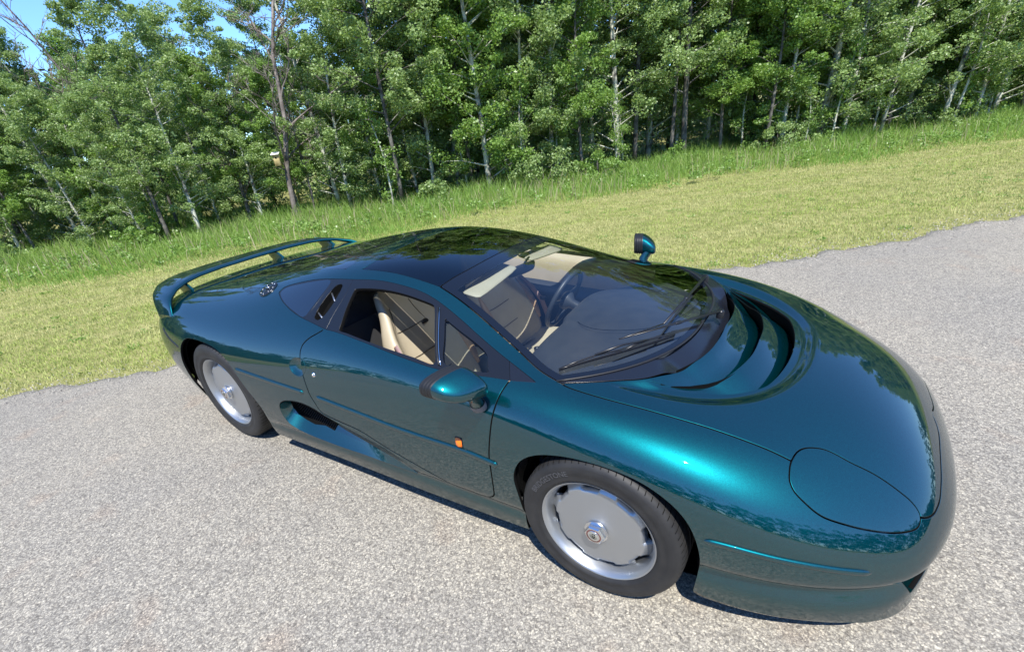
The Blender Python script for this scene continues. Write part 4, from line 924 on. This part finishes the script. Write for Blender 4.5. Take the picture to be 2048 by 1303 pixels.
# ---- materials ----
def asphalt():
    m=mat('chip_seal_asphalt',(.24,.23,.22),.85,spec=.3); b=m.node_tree.nodes['Principled BSDF']; tc=N_(m,'ShaderNodeTexCoord')
    nz=N_(m,'ShaderNodeTexNoise',Scale=70,Detail=3); L_(m,tc.outputs['Object'],nz.inputs['Vector'])
    mp=N_(m,'ShaderNodeMixRGB',blend_type='LINEAR_LIGHT'); mp.inputs[0].default_value=.012; L_(m,tc.outputs['Object'],mp.inputs[1]); L_(m,nz.outputs['Color'],mp.inputs[2])
    v=N_(m,'ShaderNodeTexVoronoi',Scale=120); L_(m,mp.outputs[0],v.inputs['Vector']); v2=N_(m,'ShaderNodeTexVoronoi',Scale=260); L_(m,mp.outputs[0],v2.inputs['Vector'])
    sx=N_(m,'ShaderNodeSeparateColor'); L_(m,v.outputs['Color'],sx.inputs[0]); s2=N_(m,'ShaderNodeSeparateColor'); L_(m,v2.outputs['Color'],s2.inputs[0])
    ad=N_(m,'ShaderNodeMath',operation='MULTIPLY_ADD'); L_(m,sx.outputs[0],ad.inputs[0]); ad.inputs[1].default_value=.65; 
    mu=N_(m,'ShaderNodeMath',operation='MULTIPLY'); L_(m,s2.outputs[0],mu.inputs[0]); mu.inputs[1].default_value=.35; L_(m,mu.outputs[0],ad.inputs[2])
    r=N_(m,'ShaderNodeValToRGB'); e=r.color_ramp.elements; e[0].position=.0; e[0].color=(.105,.098,.09,1); e[1].position=1; e[1].color=(.62,.57,.46,1)
    for p,c in((.16,(.19,.18,.158)),(.40,(.27,.255,.222)),(.66,(.35,.33,.28)),(.85,(.46,.43,.355))):
        k=e.new(p); k.color=(*c,1)
    L_(m,ad.outputs[0],r.inputs['Fac'])
    # gaps between chips are darker
    g=N_(m,'ShaderNodeValToRGB'); g.color_ramp.elements[0].position=.3; g.color_ramp.elements[0].color=(1,1,1,1); g.color_ramp.elements[1].position=.75; g.color_ramp.elements[1].color=(.56,.55,.55,1)
    L_(m,v.outputs['Distance'],g.inputs['Fac']); m1=N_(m,'ShaderNodeMixRGB',blend_type='MULTIPLY'); m1.inputs[0].default_value=1; L_(m,r.outputs[0],m1.inputs[1]); L_(m,g.outputs[0],m1.inputs[2])
    big=N_(m,'ShaderNodeTexNoise',Scale=.55,Detail=4); L_(m,tc.outputs['Object'],big.inputs['Vector']); r2=N_(m,'ShaderNodeValToRGB'); r2.color_ramp.elements[0].position=.3; r2.color_ramp.elements[0].color=(.90,.90,.92,1); r2.color_ramp.elements[1].position=.7; r2.color_ramp.elements[1].color=(1.13,1.10,1.05,1)
    L_(m,big.outputs['Fac'],r2.inputs['Fac']); m2=N_(m,'ShaderNodeMixRGB',blend_type='MULTIPLY'); m2.inputs[0].default_value=1; L_(m,m1.outputs[0],m2.inputs[1]); L_(m,r2.outputs[0],m2.inputs[2])
    st=N_(m,'ShaderNodeTexNoise',Scale=3.2,Detail=2); L_(m,tc.outputs['Object'],st.inputs['Vector']); r3=N_(m,'ShaderNodeValToRGB'); r3.color_ramp.elements[0].position=.60; r3.color_ramp.elements[0].color=(1,1,1,1); r3.color_ramp.elements[1].position=.74; r3.color_ramp.elements[1].color=(1.03,.965,.93,1)
    L_(m,st.outputs['Fac'],r3.inputs['Fac']); m3=N_(m,'ShaderNodeMixRGB',blend_type='MULTIPLY'); m3.inputs[0].default_value=1; L_(m,m2.outputs[0],m3.inputs[1]); L_(m,r3.outputs[0],m3.inputs[2]); L_(m,m3.outputs[0],b.inputs['Base Color'])
    inv=N_(m,'ShaderNodeMath',operation='MULTIPLY_ADD'); L_(m,v.outputs['Distance'],inv.inputs[0]); inv.inputs[1].default_value=-.8; L_(m,sx.outputs[1],inv.inputs[2])
    bp=N_(m,'ShaderNodeBump',Strength=.45,Distance=.005); L_(m,inv.outputs[0],bp.inputs['Height']); L_(m,bp.outputs['Normal'],b.inputs['Normal']); return m
ASPH=asphalt()
SOIL=mat('dry_thatch_soil',(.12,.11,.06),.95,spec=.1); noise_col(SOIL,(.17,.18,.06),(.30,.28,.12),6,6,.35,.7,.6,60,.03)
def leafmat(name,c1,c2,tr,amt=.4,rough=.5,scale=None,c3=None,spec=.3):
    m=bpy.data.materials.new(name); m.use_nodes=True; b=m.node_tree.nodes['Principled BSDF']; out=m.node_tree.nodes['Material Output']
    g=N_(m,'ShaderNodeNewGeometry'); r=N_(m,'ShaderNodeValToRGB'); r.color_ramp.elements[0].color=(*c1,1); r.color_ramp.elements[1].color=(*c2,1); L_(m,g.outputs['Random Per Island'],r.inputs['Fac']); col=r.outputs[0]
    if scale:
        tc=N_(m,'ShaderNodeTexCoord'); nz=N_(m,'ShaderNodeTexNoise',Scale=scale,Detail=5); mpp=N_(m,'ShaderNodeMapping'); mpp.vector_type='TEXTURE'; mpp.inputs['Rotation'].default_value=(0,0,TH); mpp.inputs['Scale'].default_value=(4.5,1,1); L_(m,tc.outputs['Object'],mpp.inputs['Vector']); L_(m,mpp.outputs[0],nz.inputs['Vector']); r2=N_(m,'ShaderNodeValToRGB'); r2.color_ramp.elements[0].position=.40; r2.color_ramp.elements[1].position=.60; L_(m,nz.outputs['Fac'],r2.inputs['Fac'])
        mx=N_(m,'ShaderNodeMixRGB'); L_(m,r2.outputs[0],mx.inputs[0]); L_(m,col,mx.inputs[1]); mx.inputs[2].default_value=(*c3,1); m4=N_(m,'ShaderNodeMixRGB'); m4.inputs[0].default_value=.7; L_(m,col,m4.inputs[1]); L_(m,mx.outputs[0],m4.inputs[2]); col=m4.outputs[0]
    L_(m,col,b.inputs['Base Color']); b.inputs['Roughness'].default_value=rough; b.inputs['Specular IOR Level'].default_value=spec
    t=N_(m,'ShaderNodeBsdfTranslucent'); t.inputs[0].default_value=(*tr,1); mx=N_(m,'ShaderNodeMixShader'); mx.inputs[0].default_value=amt; L_(m,b.outputs[0],mx.inputs[1]); L_(m,t.outputs[0],mx.inputs[2]); L_(m,mx.outputs[0],out.inputs[0]); return m
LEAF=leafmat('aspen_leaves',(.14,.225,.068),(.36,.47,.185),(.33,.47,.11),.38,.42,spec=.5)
LEAFY=leafmat('young_leaves',(.14,.25,.05),(.28,.42,.11),(.28,.44,.07),.42,.4,spec=.5)
LEAFD2=mat('deep_shade_leaves',(.05,.10,.03),.6)  # leaf green darkened, shade inside the woodland is in the colour
LEAFD=mat('shaded_leaves',(.014,.034,.018),.8,spec=.1)  # leaf colour darkened to paint the backlit side of the opposite trees
GRASS=leafmat('mown_grass',(.30,.385,.09),(.49,.54,.18),(.36,.46,.09),.35,.6,1.3,(.60,.55,.28),.15)
TALL=leafmat('long_grass',(.14,.28,.05),(.28,.44,.10),(.27,.44,.055),.42,.5,1.6,(.32,.42,.12),.2)
STRAW=leafmat('seed_heads',(.34,.30,.17),(.5,.45,.28),(.4,.36,.2),.3,.7)
BARK=mat('pale_aspen_bark',(.42,.42,.36),.8,spec=.2); noise_col(BARK,(.06,.055,.05),(.50,.50,.42),3.5,6,.36,.5,.5,30,.02)
BARKD=mat('dark_aspen_bark',(.1,.09,.08),.85,spec=.2); noise_col(BARKD,(.05,.045,.04),(.20,.19,.165),5,6,.35,.7,.5,30,.02)
DEAD=mat('dead_wood',(.2,.17,.15),.9,spec=.1); noise_col(DEAD,(.08,.065,.06),(.30,.26,.23),4,5,.3,.7,.5,30,.02)
# ---- ground and road ----
xs=np.concatenate([np.linspace(-700,-60,14),np.linspace(-55,90,60),np.linspace(100,900,14)]); ns=np.concatenate([[-700,-300,-120,-60,-30,-14],np.linspace(-10,30,50),[40,60,120,300,700]])
A,Bn=np.meshgrid(xs,ns,indexing='ij'); P=sn(A,Bn,gz(Bn)); nr,nc=A.shape; I=np.arange(nr*nc).reshape(nr,nc); Fq=np.stack([I[:-1,:-1].ravel(),I[1:,:-1].ravel(),I[1:,1:].ravel(),I[:-1,1:].ravel()],1)
g=mesh('ground',P.reshape(-1,3),Fq,SOIL); meta(g,kind='structure')
def edge(s): return 2.78+.06*np.sin(s*1.3)+.05*np.sin(s*3.7+1)+.03*np.sin(s*9.1+2)+.03*np.sin(s*17+.5)+.02*np.sin(s*31)
ss=np.concatenate([np.linspace(-400,-30,20),np.linspace(-29,60,900),np.linspace(62,500,20)]); e2=edge(ss)+rng.normal(0,.012,len(ss))
rows=[sn(ss,np.full(len(ss),-13.5),.0),sn(ss,np.full(len(ss),1.0),.0),sn(ss,e2-.12,-.001),sn(ss,e2,-.012),sn(ss,e2+.02,-.05)]
P=np.stack(rows,1); nr,nc=P.shape[:2]; I=np.arange(nr*nc).reshape(nr,nc); Fq=np.stack([I[:-1,:-1].ravel(),I[1:,:-1].ravel(),I[1:,1:].ravel(),I[:-1,1:].ravel()],1)
r=mesh('road',P.reshape(-1,3),Fq,ASPH); meta(r,kind='structure')
# loose chips along the edge
n=9000; s_=rng.uniform(-14,30,n); o_=rng.normal(.07,.20,n); c=sn(s_,edge(s_)+o_,.0); c[:,2]=np.where(o_<0,.002,-.022)+.002; sz=rng.uniform(.004,.012,n)
T4=np.array([(1,0,0),(-.5,.8,0),(-.5,-.8,0),(0,0,.9),(0,0,-.5)]); V=c[:,None,:]+(T4[None]*sz[:,None,None])*rng.uniform(.7,1.3,(n,5,1)); F=np.array([(0,1,3),(1,2,3),(2,0,3)])[None]+np.arange(n)[:,None,None]*5
GRAV=leafmat('loose_chips',(.14,.13,.12),(.42,.39,.34),(.1,.1,.1),.0,.8)
o=mesh('gravel',V.reshape(-1,3),F.reshape(-1,3),GRAV,smooth=False); meta(o,'pale loose stone chips strewn along the ragged road edge','gravel',kind='stuff')
# ---- grass ----
def blades(n,s,nn,h,wd,lean,z):
    c=sn(s,nn,z); a=rng.uniform(0,2*np.pi,n); b_=rng.uniform(0,2*np.pi,n); d=np.stack([np.cos(a),np.sin(a),0*a],1)*(wd/2)[:,None]; l=np.stack([np.cos(b_),np.sin(b_),0*a],1)*(lean*h)[:,None]
    up=np.array([0,0,1.0])*h[:,None]
    V=np.stack([c-d,c+d,c+d*.75+up*.55+l*.3,c-d*.75+up*.55+l*.3,c+up+l],1); F=np.array([(0,1,2),(0,2,3),(3,2,4)])[None]+np.arange(n)[:,None,None]*5
    return V.reshape(-1,3),F.reshape(-1,3)
CPn=np.array([CP.x,CP.y]); 
def pick(n,s0,s1,n0,n1,p=1.2,dmin=5):
    S_=[];N2=[];tot=0
    while tot<n:
        s=rng.uniform(s0,s1,n*2); q=rng.uniform(n0,n1,n*2); d=np.linalg.norm(sn(s,q)[:,:2]-CPn,axis=1); k=rng.uniform(0,1,n*2)<(dmin/np.maximum(d,dmin))**p; S_.append(s[k]);N2.append(q[k]); tot+=k.sum()
    return np.concatenate(S_)[:n],np.concatenate(N2)[:n]
n=300000; s,q=pick(n,-20,55,2.72,10.5,1.1,5.5)
k=q>edge(s)-.03-rng.uniform(0,.03,n); s,q=s[k],q[k]
fr=np.clip((q-edge(s))/.25,0,1); k=rng.uniform(0,1,len(s))<.3+.7*fr; s,q=s[k],q[k]; n=len(s)
V,F=blades(n,s,q,rng.uniform(.018,.046,n),rng.uniform(.004,.008,n)*(1+.05*np.linalg.norm(sn(s,q)[:,:2]-CPn,axis=1)),rng.uniform(.2,1.1,n),gz(q)); o=mesh('mown_grass',V,F,GRASS,smooth=False); meta(o,'short yellowish mown grass verge beside the road','grass',kind='stuff')
n=230000; s,q=pick(n,-30,70,8.3,16.5,.8,9); 
lim=9.2+.7*np.sin(s*.35)+.4*np.sin(s*1.1+1)+rng.normal(0,.35,n); k=q>lim; s,q=s[k],q[k]; n=len(s)
hh=rng.uniform(.12,.50,n)*(.75+.45*np.sin(s*1.7+q*2)*np.sin(s*.6+q*3.1))*np.clip((q-8.6)/2.6,.35,1.15); V,F=blades(n,s,q,hh,rng.uniform(.008,.016,n),rng.uniform(.15,.75,n),gz(q)); o=mesh('long_grass',V,F,TALL,smooth=False); meta(o,'tall unmown green grass along the foot of the trees','long grass',kind='stuff')
n=3500; s,q=pick(n,-40,60,9.2,13.5,.8,9); hh=rng.uniform(.3,.55,n); V,F=blades(n,s,q,hh,np.full(n,.012),rng.uniform(.1,.5,n),gz(q)); o=mesh('seed_heads',V,F,STRAW,smooth=False); meta(o,'pale seeding grass stalks above the long grass','seed heads',kind='stuff')
# broad-leaved weeds among the long grass are added after the leaf helper
# ---- trees ----
def leaves(C,R,n,size,flat=.8):
    """n leaf diamonds scattered round clump centres"""
    k=rng.integers(0,len(C),n); d=rng.normal(0,1,(n,3)); d/=np.linalg.norm(d,axis=1,keepdims=True); r=R[k]*rng.uniform(.15,1,n)**.5; c=C[k]+d*r[:,None]*np.array([1,1,flat])
    a=rng.normal(0,1,(n,3)); a/=np.linalg.norm(a,axis=1,keepdims=True); b=rng.normal(0,1,(n,3)); b-=a*(a*b).sum(1,keepdims=True); b/=np.linalg.norm(b,axis=1,keepdims=True)
    # leaves tend to face up and outwards
    sz=size*rng.uniform(.6,1.3,n)[:,None]; w=sz*.82
    V=np.stack([c-a*sz*.5,c-b*w*.48-a*sz*.06,c+a*sz*.55,c+b*w*.48-a*sz*.06],1); F=np.array([(0,1,2,3)])+np.arange(n)[:,None]*4
    return V.reshape(-1,3),F
K=700; s,q=pick(K,-28,60,9.0,13.6,.6,9); C=sn(s,q,gz(q)+rng.uniform(.05,.28,K)); V,F=leaves(C,rng.uniform(.10,.28,K),42000,.05,.6); o=mesh('verge_weeds',V,F,LEAFY,smooth=False); meta(o,'broad-leaved green weeds among the long grass','weeds',kind='stuff')
K=260; s,q=pick(K,-16,30,2.9,9,1.0,5); C=sn(s,q,gz(q)+.02); V,F=leaves(C,rng.uniform(.05,.16,K),9000,.022,.2); o=mesh('clover',V,F,LEAFY,smooth=False); meta(o,'low clover patches in the mown verge','clover',kind='stuff')
def tree_proto(i,H,dead=False,small=False):
    rn=random.Random(100+i); mb=MB(); r0=.018+.0048*H*rn.uniform(.6,1.25)
    lean=(rn.uniform(-.05,.05),rn.uniform(-.05,.05)); pts=[];rr=[]
    K=12
    for k in range(K+1):
        t=k/K; pts.append(Vector((lean[0]*H*t+.10*math.sin(t*5+i)*t,lean[1]*H*t+.10*math.cos(t*4+i*2)*t,H*t*.97))); rr.append(r0*(1-t)**.8+.006)
    mb.tube(pts,rr,7)
    C=[];R=[]; nb=62 if not small else 16
    for j in range(nb):
        t=(.04 if i%3 else .20)+(.93)*((j+rn.random())/nb)**.85; 
        if t>.99: continue
        p=pts[int(t*K)].lerp(pts[min(K,int(t*K)+1)],t*K-int(t*K)); a=rn.uniform(0,6.283); L=(1.15*math.sin(math.pi*min(1,(t*.72+.24)))**.8+.15)*rn.uniform(.55,1.15)*(H/8.5)
        if small: L*=.7
        up=rn.uniform(.15,.75); q=p+Vector((math.cos(a)*L,math.sin(a)*L,up*L)); m_=p.lerp(q,.5)+Vector((0,0,.06*L)); mb.tube([p,m_,q],[rr[int(t*K)]*.35+.004,.008,.004],4,cap=False)
        for f in(.45,.75,1.0):
            if rn.random()<.85: cc=p.lerp(q,f); C.append((cc.x+rn.uniform(-.12,.12),cc.y+rn.uniform(-.12,.12),cc.z+rn.uniform(-.05,.15))); R.append(rn.uniform(.14,.34)*(1.15-.3*f))
    for k in range(6): C.append((pts[-1].x+rn.uniform(-.2,.2),pts[-1].y+rn.uniform(-.2,.2),pts[-1].z-rn.uniform(-.1,.7))); R.append(rn.uniform(.15,.3))
    return mb,np.array(C),np.array(R)
def bare(i,H,twigs=5,r0=.11,spread=1.0):
    rn=random.Random(i); mb=MB()
    def grow(p,d,L,r,lv):
        pts=[p];q=p.copy();dd=d.copy();n=5
        for k in range(n):
            dd=(dd+Vector((rn.uniform(-.22,.22),rn.uniform(-.22,.22),rn.uniform(-.1,.14)))).normalized(); q=q+dd*L/n; pts.append(q.copy())
        mb.tube(pts,[r*(1-.75*k/n)+.002 for k in range(n+1)],6 if lv==0 else 4,cap=False)
        if lv<3:
            for k in range(twigs+(14 if lv==0 else 0)):
                t=rn.uniform(.22 if lv==0 else .15,1); j=min(n-1,int(t*n)); b_=pts[j].lerp(pts[j+1],t*n-j); a=rn.uniform(0,6.283); nd=(dd*.55+Vector((math.cos(a),math.sin(a),rn.uniform(-.25,.6)))*spread).normalized(); grow(b_,nd,L*rn.uniform(.16,.34)*(1 if lv==0 else 1.5),r*(1-.7*t)*.38+.003,lv+1)
    grow(Vector((0,0,-.05)),Vector((0,0,1)),H,r0,0); return mb
protos=[]
for i in range(10):
    H=[8.6,7.6,9.2,8.2,7.0,9.6,8.0,7.4,8.9,6.6][i]; mb,C_,R_2=tree_proto(i,H); protos.append((mb,C_,R_2,H))
AL=['slender pale-barked aspen standing in the dense roadside wood','dark-barked leafy aspen standing in the dense roadside wood']
made={}
def aspen(i,x,y,z,rz,sc_,lab,grp):
    if i not in made:
        mb,C_,R_2,H=protos[i]; t=empty('aspen_tree',(x,y,z)); mb.build('trunk',BARK if i%3 else BARKD,t)
        V,F=leaves(C_,R_2,25000,.056); mesh('crown',V,F,LEAF if i not in(4,9) else LEAFY,t,smooth=False); made[i]=t
    else:
        src=made[i]; t=src.copy(); sc.collection.objects.link(t)
        for ch in list(src.children): c=ch.copy(); sc.collection.objects.link(c); c.parent=t
        t.location=(x,y,z)
    t.rotation_euler=(0,0,rz); t.scale=(sc_*1.22,sc_*1.22,sc_*random.uniform(.92,1.08)); meta(t,lab,'tree',grp)
random.seed(11); cnt=0
def wood(s0,s1,n0,step,jit,top=1.0):
    global cnt
    s=s0
    while s<s1:
        if not any(abs(s-a)<b_ and n0<c_ for a,b_,c_ in GAPS):
            nn=n0+random.uniform(-jit,jit)+ .5*math.sin(s*.3)
            p=sn(s+random.uniform(-.3,.3),nn,0); i=random.choice(range(10)); k=random.uniform(.60,.80)*top*(1+.42*min(1,max(0,(s+3.5)/4)))*(1-.30*math.exp(-((s+8.9)/1.5)**2)-.10*math.exp(-((s+5.2)/1.6)**2))
            aspen(i,p[0],p[1],float(gz(nn)),random.uniform(0,6.28),k,AL[0 if i%3 else 1],'aspens of the roadside wood'); cnt+=1
        s+=step*random.uniform(.7,1.3)
GAPS=[(-4.3,.75,14.0)]
wood(-26,46,13.2,.92,.5); wood(-28,50,14.5,1.05,.6); wood(-32,56,16.0,1.5,.7,1.05); wood(-34,62,18.2,2.2,.9,1.15)
# dead trees
def dead(px,py,H,seed,label,r0,spread=1.0,rz=0,tilt=0):
    mb=bare(seed,H,5,r0,spread); o=mb.build('dead_tree',DEAD); o.location=(px,py,float(gz(13))); o.rotation_euler=(tilt,0,rz); meta(o,label,'tree')
DT=sn(-4.5,12.8); dead(DT[0],DT[1],6.6,5,'tall dead bare tree with a tangle of grey twigs fronting the wood',.075,.8)
DT=sn(-4.05,13.2); dead(DT[0],DT[1],3.9,8,'thin leafless pole-like dead tree right of the tangled dead tree',.03,.5)
DT=sn(-5.9,13.5); dead(DT[0],DT[1],3.6,33,'short pale broken dead trunk left of the nest box tree',.05,.6)
DT=sn(-8.8,13.9); dead(DT[0],DT[1],6.4,21,'bare dead tree whose forked twigs stand against the blue sky at left',.045,.6)
# nest box on the dead tree
p=sn(-4.46,12.62); bx=empty('nest_box',(p[0],p[1],1.48)); NB=mat('weathered_yellow_wood',(.42,.33,.14),.8); noise_col(NB,(.30,.22,.09),(.50,.40,.18),9,4); NR=mat('white_painted_lid',(.7,.68,.62),.6)
Rz=Matrix.Rotation(TH,3,'Z'); b=MB(); b.box((0,0,0),(.075,.07,.14),Rz,bev=.006); b.build('box',NB,bx); b=MB(); b.box((Rz@Vector((0,-.015,.155))),(.10,.105,.012),Rz@Matrix.Rotation(rad(14),3,'X'),bev=.004); b.build('lid',NR,bx)
b=MB(); b.lathe([(.0001,.001),(.022,.001),(.022,-.01)],Rz@Vector((0,-.0705,.05)),Rz@Matrix.Rotation(rad(90),3,'X'),20); b.build('entrance_hole',VOID,bx); meta(bx,'small yellowish nest box with a white lid on the dead tree trunk','nest box')
# saplings and shrubs along the edge
def bush(name,x,y,w,h,n,m,label,cat,grp,seed):
    rn=np.random.default_rng(seed); K=26; a=rn.uniform(0,6.283,K); r=rn.uniform(0,1,K)**.5*w; z=rn.uniform(.12,1,K)*h*(1-.5*(r/w)**2); C=np.stack([r*np.cos(a),r*np.sin(a),z],1); V,F=leaves(C,rn.uniform(.12,.26,K)*w,n,.062)
    t=empty(name,(x,y,float(gz(12)))); mesh('foliage',V,F,m,t,smooth=False); mb=MB()
    for k in range(9): mb.tube([Vector((0,0,-.02)),Vector(C[k])*.5+Vector((0,0,.1)),Vector(C[k])],[.018,.010,.004],5,cap=False)
    mb.build('stem',BARKD,t); meta(t,label,cat,grp); return t
for k,(s,nn,w_,h_) in enumerate([(2.6,12.5,1.1,1.0),(4.3,12.6,.8,.8),(10.4,12.8,1.0,1.1),(-.6,12.3,.6,.7),(-8.2,12.6,.7,1.0),(-16,12.8,.8,.9),(16.5,12.9,1.1,1.0),(24,12.8,1.2,1.1),(33,12.7,1.4,1.2),(-23,12.6,.9,.8),(7.0,12.9,.7,.6),(-11.6,12.2,.6,.7)]):
    p=sn(s,nn); bush('shrub',p[0],p[1],w_,h_,2600,LEAFY if k%3==1 else LEAF,'low leafy shrub in the long grass along the foot of the wood','shrub','shrubs at the wood edge',k+40)
random.seed(5)
src=None
for k in range(56):
    s=random.uniform(-26,34); p=sn(s,random.uniform(12.3,13.9))
    if abs(s+4.4)<1.0: continue
    if src is None:
        mb,C_,R_2=tree_proto(31,2.8,small=True); src=empty('aspen_sapling',(p[0],p[1],float(gz(12)))); mb.build('trunk',BARK,src); V,F=leaves(C_,R_2*.8,1500,.06); mesh('crown',V,F,LEAFY,src,smooth=False); t=src
    else:
        t=src.copy(); sc.collection.objects.link(t)
        for ch in list(src.children): c=ch.copy(); sc.collection.objects.link(c); c.parent=t
        t.location=(p[0],p[1],float(gz(12)))
    q=random.uniform(.7,1.35); t.rotation_euler=(0,0,random.uniform(0,6.28)); t.scale=(q,q,q); meta(t,'short bright green aspen sapling at the front edge of the wood','tree','aspen saplings at the wood edge')
# undergrowth and deep wood behind the trunks
K=2000; s=rng.uniform(-40,75,K); q=rng.uniform(14.0,24,K); C=sn(s,q,rng.uniform(.1,1.3,K)); V,F=leaves(C,rng.uniform(.3,.7,K),170000,.10); o=mesh('undergrowth',V,F,LEAF,smooth=False); meta(o,'dark tangled undergrowth between the trunks deep in the wood','undergrowth',kind='stuff')
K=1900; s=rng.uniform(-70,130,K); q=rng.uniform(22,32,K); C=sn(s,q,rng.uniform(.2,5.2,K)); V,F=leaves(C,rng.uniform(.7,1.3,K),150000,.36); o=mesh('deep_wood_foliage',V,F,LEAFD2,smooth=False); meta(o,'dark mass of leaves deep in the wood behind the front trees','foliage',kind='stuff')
# opposite side of the road, seen only mirrored in the paint
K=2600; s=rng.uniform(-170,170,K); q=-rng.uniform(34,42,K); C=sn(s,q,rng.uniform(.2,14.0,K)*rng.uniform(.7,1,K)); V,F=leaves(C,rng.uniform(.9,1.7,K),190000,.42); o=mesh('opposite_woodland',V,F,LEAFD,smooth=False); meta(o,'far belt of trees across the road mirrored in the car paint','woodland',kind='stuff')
K=900; s=np.concatenate([rng.uniform(-128,-112,K//2),rng.uniform(150,170,K-K//2)]); q=rng.uniform(-60,70,K); C=sn(s,q,rng.uniform(.3,13,K)*rng.uniform(.7,1,K)); V,F=leaves(C,rng.uniform(1.1,2.2,K),80000,.55)
K=1500; s=rng.uniform(-118,-33,K); q=rng.uniform(13.5,19,K); C=sn(s,q,rng.uniform(.3,5.4,K)); V2,F2=leaves(C,rng.uniform(.6,1.1,K),90000,.22)
o=mesh('distant_woodland',np.concatenate([V,V2]),np.concatenate([F,F2+len(V)]),LEAFD2,smooth=False); meta(o,'dark distant woodland closing off both ends of the road','woodland',kind='stuff')
print('trees',cnt)
